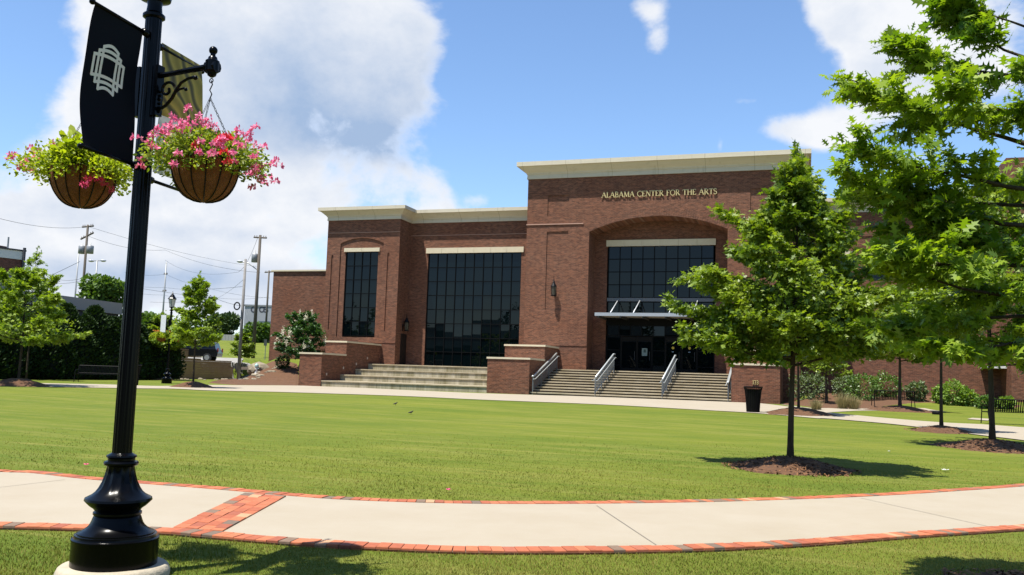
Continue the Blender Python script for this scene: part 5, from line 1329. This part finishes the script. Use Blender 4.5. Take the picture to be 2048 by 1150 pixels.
for ch, px in (('C', 504), ('O', 521), ('S', 529)):
    q = pt(px, 620, 134.7); off_ = (Vector((q.x, q.y, 0)) - a).dot(dn)
    o = write(ch, 0, .8, 0, .8, 0, LET, 'letter', sb, .06, 2.0); pp = a + dn * off_ - n2 * .08; o.location = (pp.x - .3, pp.y, pt(px, 624, 134.7).z); o.rotation_euler = (0, 0, math.atan2(dn.y, dn.x))
# low white wall / van on the far bank
mb = MB(); a, b = pt(425, 690, 140), pt(500, 690, 140); z0_, z1_ = pt(460, 685, 140).z, pt(460, 671, 140).z; a.z = b.z = 0
for k in range(12):
    p0, p1 = a.lerp(b, k / 12), a.lerp(b, (k + .94) / 12); wallbox(mb, p0, p1, Vector((0, 1, 0)), .3, 2, z1_)
wallbox(mb, a, b, Vector((0, 1, 0)), .4, z1_, z1_ + .12)
o = mb.build('concrete_barrier', mat('grey_barrier', (.38, .38, .36), .8)); tag(o, 'pale grey panel barrier on top of the far grass bank', 'barrier')
# street: strip of asphalt/concrete by the SUV
mb = MB(); A_ = [pt(x, y, d) for x, y, d in ((300, 0, 78), (420, 0, 79), (470, 0, 80), (530, 0, 82))]; B_ = [pt(x, y, d) for x, y, d in ((300, 0, 87), (420, 0, 87), (470, 0, 87), (530, 0, 87.5))]
A2, _ = resample([Vector((p.x, p.y, 0)) for p in A_], 30); B2, _ = resample([Vector((p.x, p.y, 0)) for p in B_], 30); strip(mb, A2, B2, .06); structure(mb.build('road', mat('road_pale', (.34, .33, .31), .9, col2=(.27, .26, .24), scale=1)))
# retaining wall
rt = empty('retaining_wall', (0, 0, 0), 'stepped tan block retaining wall behind the far path', 'wall')
DW = 72.0
Lx = pt(330, 740, 69); Rx = pt(466, 740, 77); Lx.z = Rx.z = 0; dn = (Rx - Lx).normalized(); n2 = Vector((-dn.y, dn.x, 0)); n2 = n2 if n2.dot(Vector((FW[0], FW[1], 0))) > 0 else -n2
mb = MB(); mc = MB(); steps = [(330, 371, 699), (371, 397, 714.5), (397, 461, 723), (461, 466, 736)]
for (x0, x1, yt) in steps:
    f0, f1 = (x0 - 330) / 136, (x1 - 330) / 136; dd = 69 + 8 * (f0 + f1) / 2; zt_ = pt((x0 + x1) / 2, yt, dd).z; p0, p1 = Lx.lerp(Rx, f0), Lx.lerp(Rx, f1)
    h = .0; zc = -.1
    while zc < zt_ - .1:
        o_ = .012 * (int(zc * 10) % 2); wallbox(mb, p0 - n2 * (.0 + o_), p1 - n2 * o_, n2, .35, zc, min(zc + .2, zt_) - .008); zc += .2
    wallbox(mc, p0 - n2 * .04, p1 - n2 * .04, n2, .42, zt_ - .0, zt_ + .09)
mb.build('blocks', TANBLK, rt); mc.build('coping', TANBLK, rt)
# timber beam and rocks
mb = MB(); a, b = onG(476, 747), onG(506, 748); mb.obox(((a.x + b.x) / 2, (a.y + b.y) / 2, (a.z + b.z) / 2 + .45), (b - a), (0, 1, 0), (0, 0, 1), (b - a).length / 2 + .3, .12, .12)
for f in (.05, .95): q = a.lerp(b, f); mb.box(q.x - .1, q.x + .1, q.y - .1, q.y + .1, q.z - .1, q.z + .4)
o = mb.build('timber_edge', mat('old_timber', (.16, .12, .08), .9)); tag(o, 'low weathered timber beam at the right end of the tan wall', 'timber')
RK = mat('pale_rock', (.36, .30, .21), .9, col2=(.22, .18, .12), scale=3, bump=.5)
rr_ = random.Random(8)
def rock(c, s, label):
    bm = bmesh.new(); bmesh.ops.create_icosphere(bm, subdivisions=2, radius=1)
    ph = [rr_.uniform(0, 6) for _ in range(3)]
    for v in bm.verts:
        k = 1 + .22 * math.sin(v.co.x * 3 + ph[0]) + .18 * math.sin(v.co.y * 4 + ph[1]); v.co *= k; v.co.z *= .6
    me = bpy.data.meshes.new('rock'); bm.to_mesh(me); bm.free(); me.materials.append(RK); o = bpy.data.objects.new('rock', me); C.objects.link(o); o.location = c; o.scale = (s * 1.3, s, s); o.rotation_euler = (0, 0, rr_.uniform(0, 3)); tag(o, label, 'rock', 'rocks lining the drainage channel')
for k in range(15):
    x = 508 + rr_.uniform(-4, 52); y = 757 - (x - 500) * .36 + rr_.uniform(-4, 7); q = onG(x, y); rock((q.x, q.y, q.z + .05), rr_.uniform(.11, .24), 'pale rock in the drainage channel beside the mulch bed')
for k in range(22):
    x = rr_.uniform(360, 500); y = 760 - .002 * x + rr_.uniform(-1.5, 1); q = onG(x, y); rock((q.x, q.y, q.z + .02), rr_.uniform(.08, .18), 'small pale rock at the foot of the tan retaining wall')
q = onG(517, 745); rock((q.x, q.y, q.z + .2), .75, 'largest tan boulder by the timber beam')
# bollard / hydrant
q = pt(513, 738, 66); q.z = G(q.x, q.y); root = empty('hydrant', q, 'short white and teal hydrant beside the rocks', 'hydrant')
mb = MB(); mb.lathe([(.16, 0), (.16, .05), (.11, .07), (.11, .5), (.14, .52), (.14, .56)], (0, 0, 0), 12); mb.build('body', WHITE, root)
mb = MB(); mb.lathe([(.15, .56), (.14, .66), (.08, .74), (.03, .78)], (0, 0, 0), 12); mb.tube([(-.2, 0, .4), (.2, 0, .4)], .05, 8); mb.build('cap', mat('teal_cap', (.35, .55, .52), .5), root)
# small street sign
q = pt(529, 730, 84); q.z = G(q.x, q.y); root = empty('street_sign', q, 'thin sign post with a small dark plate on the grass bank', 'sign')
mb = MB(); mb.tube([(0, 0, 0), (0, 0, 1.9)], .04, 6); mb.build('post', STEELP, root); mb = MB(); mb.box(-.16, .16, -.07, -.045, 1.3, 1.9); mb.build('plate', mat('sign_back', (.04, .05, .04), .6), root)

# SUV
def suv(loc, rz, label):
    root = empty('parked_suv', loc, label, 'car', None, rz)
    prof = [(-2.35, .45), (-2.40, .75), (-2.36, 1.02), (-2.2, 1.12), (-2.05, 1.62), (-1.85, 1.76), (-.9, 1.84), (.35, 1.80), (.55, 1.72), (1.15, 1.18), (1.9, 1.08), (2.25, .98), (2.38, .75), (2.38, .42)]
    W = .92; mb = MB(); n = len(prof)
    def ring(y, ins): return [(x * (1 - ins * .02), y * (1 - (.13 if z > 1.15 else 0) * ((z - 1.15) / .7 if z > 1.15 else 0)), z) for x, z in prof]
    A = ring(-W, 0); B = ring(W, 0); mb.add(A + B, [(i, i + 1, n + i + 1, n + i) for i in range(n - 1)] + [tuple(range(n - 1, -1, -1)), tuple(range(n, 2 * n)), (n - 1, 0, n, 2 * n - 1)])
    o = mb.build('body', mat('car_black', (.008, .008, .010), .25, spec=.25, coat=.1), root)
    md = o.modifiers.new('b', 'BEVEL'); md.width = .05; md.segments = 3; md.limit_method = 'ANGLE'
    for s in (-1, 1):
        g = MB()
        for (x0, x1, x2, x3) in ((-1.95, -1.75, -1.0, -1.0), (-.93, -.93, -.15, -.1), (-.05, -.02, .42, .95)):
            y = s * (W * .995 + .006); y2 = s * (W * .885 + .012); g.quad((x0, y, 1.2), (x3, y, 1.2), (x2, y2, 1.7), (x1, y2, 1.7))
        g.build('side_windows', GLASS, root)
    for x in (-1.5, 1.5):
        for s in (-1, 1):
            t = MB(); t.tube([(x, s * .72, .36), (x, s * .95, .36)], .36, 24); w_o = t.build('wheel', mat('tyre', (.012, .012, .012), .8), root)
            t = MB(); t.tube([(x, s * .94, .36), (x, s * .965, .36)], .22, 20); t.build('rim', mat('alloy', (.5, .5, .5), .3, metal=.6), w_o)
    for s in (-1, 1):
        l = MB(); l.box(2.30, 2.40, s * .75 - .14, s * .75 + .14, .78, .95); l.build('headlight', mat('headlight', (.5, .5, .5), .15), root)
        l = MB(); l.box(-2.42, -2.34, s * .78 - .08, s * .78 + .08, .85, 1.2); l.build('tail_light', mat('tail_light', (.3, .01, .01), .3), root)
    l = MB(); l.box(-1.0, 1.1, -.94, -.925, .62, .68); l.build('side_trim', mat('chrome_trim', (.35, .35, .35), .3, metal=.7), root)
q = pt(384, 722, 79); q.z = G(q.x, q.y) + .07
suv(q, R(180 + 22), 'black car parked on the street behind the tan retaining wall')

# utility poles
def pole(px0, py0, px1, py1, d, r_, label, name='utility_pole', arms=(), m=WOOD, group='utility poles', r1=None, cat='pole'):
    top = pt(px1, py1, d); b = pt(px0, py0, d); x, y = (top.x + b.x) / 2, (top.y + b.y) / 2; zb = G(x, y) - .1
    root = empty(name, (x, y, zb), label, cat, group); H = top.z - zb
    mb = MB(); mb.tube([(0, 0, 0), (0, 0, H)], [r_, r1 or r_ * .7], 8); mb.build('shaft', m, root, smooth=True)
    for (yy, hw, tilt) in arms:
        z = pt(px1, yy, d).z - zb; a = MB(); a.tube([(-hw * math.cos(.3), hw * .3, z - tilt * hw), (hw * math.cos(.3), -hw * .3, z + tilt * hw)], .09, 6)
        for k in (-.9, -.55, .55, .9): a.tube([(hw * k * .955, -hw * .3 * k, z + tilt * hw * k), (hw * k * .955, -hw * .3 * k, z + tilt * hw * k + .22)], .035, 5)
        a.build('crossarm', WOOD, root)
    return root, Vector((x, y, zb + H))
P1, t1 = pole(164, 600, 176, 449.5, 92, .16, 'tallest left utility pole with two crossarms and a pair of transformers', arms=((453, 1.05, -.02), (472, 1.15, .22)))
for s in (-1, 1):
    mb = MB(); z = pt(172, 500, 92).z - P1.location.z; mb.lathe([(.1, z - .4), (.36, z - .38), (.36, z + .38), (.3, z + .45), (.06, z + .5), (.05, z + .75)], (s * .52, 0, 0), 12); mb.build('transformer', STEELP, P1, smooth=True)
pole(150, 600, 157, 503, 96, .10, 'thin pole standing just left of the tallest utility pole', m=STEELP)
SL, tt = pole(188, 610, 194, 521, 90, .10, 'double headed street light right of the tallest utility pole', 'street_light', m=STEELP, group='street lights', cat='street light')
mb = MB(); H_ = tt.z - SL.location.z; mb.tube([(-.85, 0, H_ - .02), (.85, 0, H_ - .02)], .05, 6); mb.build('arm', STEELP, SL)
for s in (-1, 1): mb = MB(); mb.sphere((s * .75, 0, H_ - .02), .3, 10, sz=.45); mb.build('lamp_head', mat('lamp_head_pale', (.55, .57, .6), .4), SL, smooth=True)
pole(325, 650, 332, 524, 150, .16, 'slender pole beside the near lamp post with short crossarms', m=STEELP, arms=((548, .5, 0), (582, .5, 0)))
pole(409, 650, 414, 571, 150, .17, 'short plain pole above the oak in front of the tan wall', m=STEELP)
P2, t2 = pole(511.5, 722, 515, 470, 94, .20, 'tall utility pole with one crossarm, a transformer and a street lamp arm', arms=((475, 1.02, -.1),))
mb = MB(); zz = pt(505, 515, 94).z - P2.location.z; mb.lathe([(.1, zz - .5), (.34, zz - .48), (.34, zz + .32), (.28, zz + .42), (.06, zz + .5), (.05, zz + .85)], (-.52, 0, 0), 12); mb.build('transformer', STEELP, P2, smooth=True)
mb = MB(); zz = pt(511, 541, 94).z - P2.location.z; mb.tube([(0, 0, zz), (-1.1, -.2, zz + .75), (-1.9, -.3, zz + .95)], .06, 6); mb.build('lamp_arm', STEELP, P2)
mb = MB(); mb.sphere((-2.1, -.3, zz + .95), .36, 12, sz=.4); mb.build('lamp_head', MATS['lamp_head_pale'], P2, smooth=True)
P3, t3 = pole(482, 740, 487, 518, 76, .15, 'grey pole with a hanging coil of cable in front of the grass bank', m=mat('grey_wood', (.22, .21, .20), .9, col2=(.32, .30, .28), scale=3))
mb = MB(); q = pt(474, 612, 75.8) - P3.location; mb.tube([(q.x + .28 * math.cos(t), q.y, q.z + .3 * math.sin(t)) for t in np.linspace(0, 6.2832, 25)], .06, 6); mb.build('cable_coil', BLACKM, P3, smooth=True)
P4, t4 = pole(531, 690, 537, 541, 125, .16, 'thin utility pole beside the low brick wing', arms=((544, .9, .02),), m=WOOD)
# wires
def wire(pts_, label, sag=.6, r_=.014):
    P = [pt(*p) for p in pts_]; out_ = []
    for a, b in zip(P[:-1], P[1:]):
        for i in range(13):
            f = i / 12; q = a.lerp(b, f); q.z -= sag * 4 * f * (1 - f); out_.append(q)
    mb = MB(); mb.tube(out_, r_, 4, cap=False); o = mb.build('power_line', BLACKM); tag(o, label, 'wire', 'overhead power lines')
wire([(-40, 426, 60), (176, 453, 92), (513, 533, 140)], 'upper line running from the top left corner over the tallest pole', .5)
wire([(176, 472, 92), (330, 500, 110), (520, 545, 94)], 'line from the lower crossarm of the tallest pole to the right', .5)
wire([(100, 554, 92), (167, 556, 92), (331, 575, 150), (486, 573, 76)], 'line just above the parapet passing the slender pole', .3)
wire([(60, 558, 92), (165, 561, 92), (326, 590, 150), (410, 592, 150), (537, 594, 125)], 'lowest pair line running left to right behind the lantern', .4)
wire([(260, 573, 100), (430, 596, 90), (484, 612, 76)], 'sloping cable ending at the coil on the grey pole', .1)
wire([(300, 604, 120), (430, 598, 120), (486, 560, 76)], 'cable rising to the right towards the grey pole', .2)
wire([(100, 552, 92), (160, 523, 96)], 'short slanting stay left of the tallest pole', 0, .02)
wire([(250, 545, 120), (331, 548, 150), (413, 575, 150), (540, 596, 125)], 'faint line linking the slender pole and the short pole', .3)
wire([(515, 476, 94), (470, 545, 100), (330, 520, 150)], 'line leaving the crossarm of the tall right pole', 1.0, .015)

# small things on the lawn
for (x, y, m, r_, nm, lab, cat) in ((172, 934, PINK, .035, 'petal', 'fallen pink blossom on the grass left of the near lamp post', 'petal'), (897, 985, PINK, .03, 'petal', 'fallen pink blossom near the middle of the lawn edge', 'petal'),
        (1891, 944, WHITE, .06, 'paper_scrap', 'white paper scrap on the lawn at the right', 'litter'), (1779, 906, WHITE, .03, 'paper_scrap', 'tiny white scrap on the lawn behind the planter oak', 'litter')):
    c = onG(x, y); mb = MB(); rl = random.Random(int(x))
    for k in range(5):
        a = k * 1.256; mb.quad((c.x, c.y, c.z + .03), (c.x + math.cos(a) * r_, c.y + math.sin(a) * r_, c.z + .045), (c.x + math.cos(a + .6) * r_ * 1.2, c.y + math.sin(a + .6) * r_ * 1.2, c.z + .05), (c.x + math.cos(a + 1.1) * r_, c.y + math.sin(a + 1.1) * r_, c.z + .04))
    tag(mb.build(nm, m), lab, cat)
BIRD = mat('bird_dark', (.03, .028, .025), .8)
for (x, y, lab) in ((791, 811, 'small dark bird standing on the far lawn, the higher of two'), (822, 829, 'small dark bird standing on the lawn, the lower of two')):
    c = onG(x, y); root = empty('bird', c, lab, 'bird', 'birds on the lawn', R(40))
    bm = bmesh.new(); vs = [(-.16, 0, .07), (-.07, 0, .09), (0, 0, .10), (.06, 0, .13), (.09, 0, .155), (.13, 0, .15)]; rad = [.008, .03, .042, .03, .022, .004]
    bm.free(); mb = MB(); mb.tube(vs, rad, 10); mb.tube([(0, .012, .07), (.005, .014, 0)], .004, 4); mb.tube([(0, -.012, .07), (.005, -.014, 0)], .004, 4); mb.build('body', BIRD, root, smooth=True); root.scale = (.6, .6, .7)
c = onG(1873, 829); mb = MB(); mb.lathe([(.18, 0), (.18, .1), (.1, .16), (.0001, .17)], c, 10); tag(mb.build('ground_light', BLACKM), 'small dark ground fixture on the grass by the right path', 'ground light')
mb = MB()
# ------------------------------------------------------------------ what the windows reflect: street behind the camera
rb2 = empty('street_building', (-14, -55, 0), 'long building with a dark wall and pale top band across the street behind the viewpoint', 'building')
mb = MB(); mb.box(-150, 75, -6, 6, -.5, 10.5); mb.build('wall', mat('reflection_dark_wall', (.05, .05, .045), .8), rb2)  # wall colour darkened so that the window reflections turn black
mb = MB(); mb.box(-150.3, 75.3, -6.3, 6.3, 8.6, 11.0); mb.build('roof_edge', WHITE, rb2)
mb = MB()
for k in range(14): mb.box(-42 + k * 6.2, -39 + k * 6.2, 5.9, 6.05, 1.0, 3.2)
mb.build('shopfront_glass', GLASS, rb2)
rg = random.Random(12)
mb = MB(); mb.box(-140, 120, -46, -8, -.03, .03); structure(mb.build('road', mat('asphalt', (.05, .05, .05), .9)))  # dark sheet added out of view to darken the window reflections
for k in range(17):
    x = -135 + k * 12.5 + rg.uniform(-3, 3); H = rg.uniform(6.5, 8.5) if k % 2 else rg.uniform(13, 17); root = empty('broadleaf_tree', (x, -38 + rg.uniform(-5, 5) if k % 2 else -68, 0), 'unseen street tree behind the viewpoint, mirrored in the windows', 'tree', 'street trees behind the viewpoint')
    foliage_mesh('crown', ellip(rg.uniform(3.5, 6), 4.5, H * .32, H * .66, .3), 1500, .7, OVAL, LEAFD, root, 200 + k)  # low front row added out of view to blacken the mirrored street
    mb = MB(); mb.tube([(0, 0, -.2), (0, 0, H * .6)], [.25, .12], 8); mb.build('trunk', BARK, root)
for o in list(bpy.data.objects):
    if o.type == 'MESH' and not o.data.materials: o.data.materials.append(STONE)
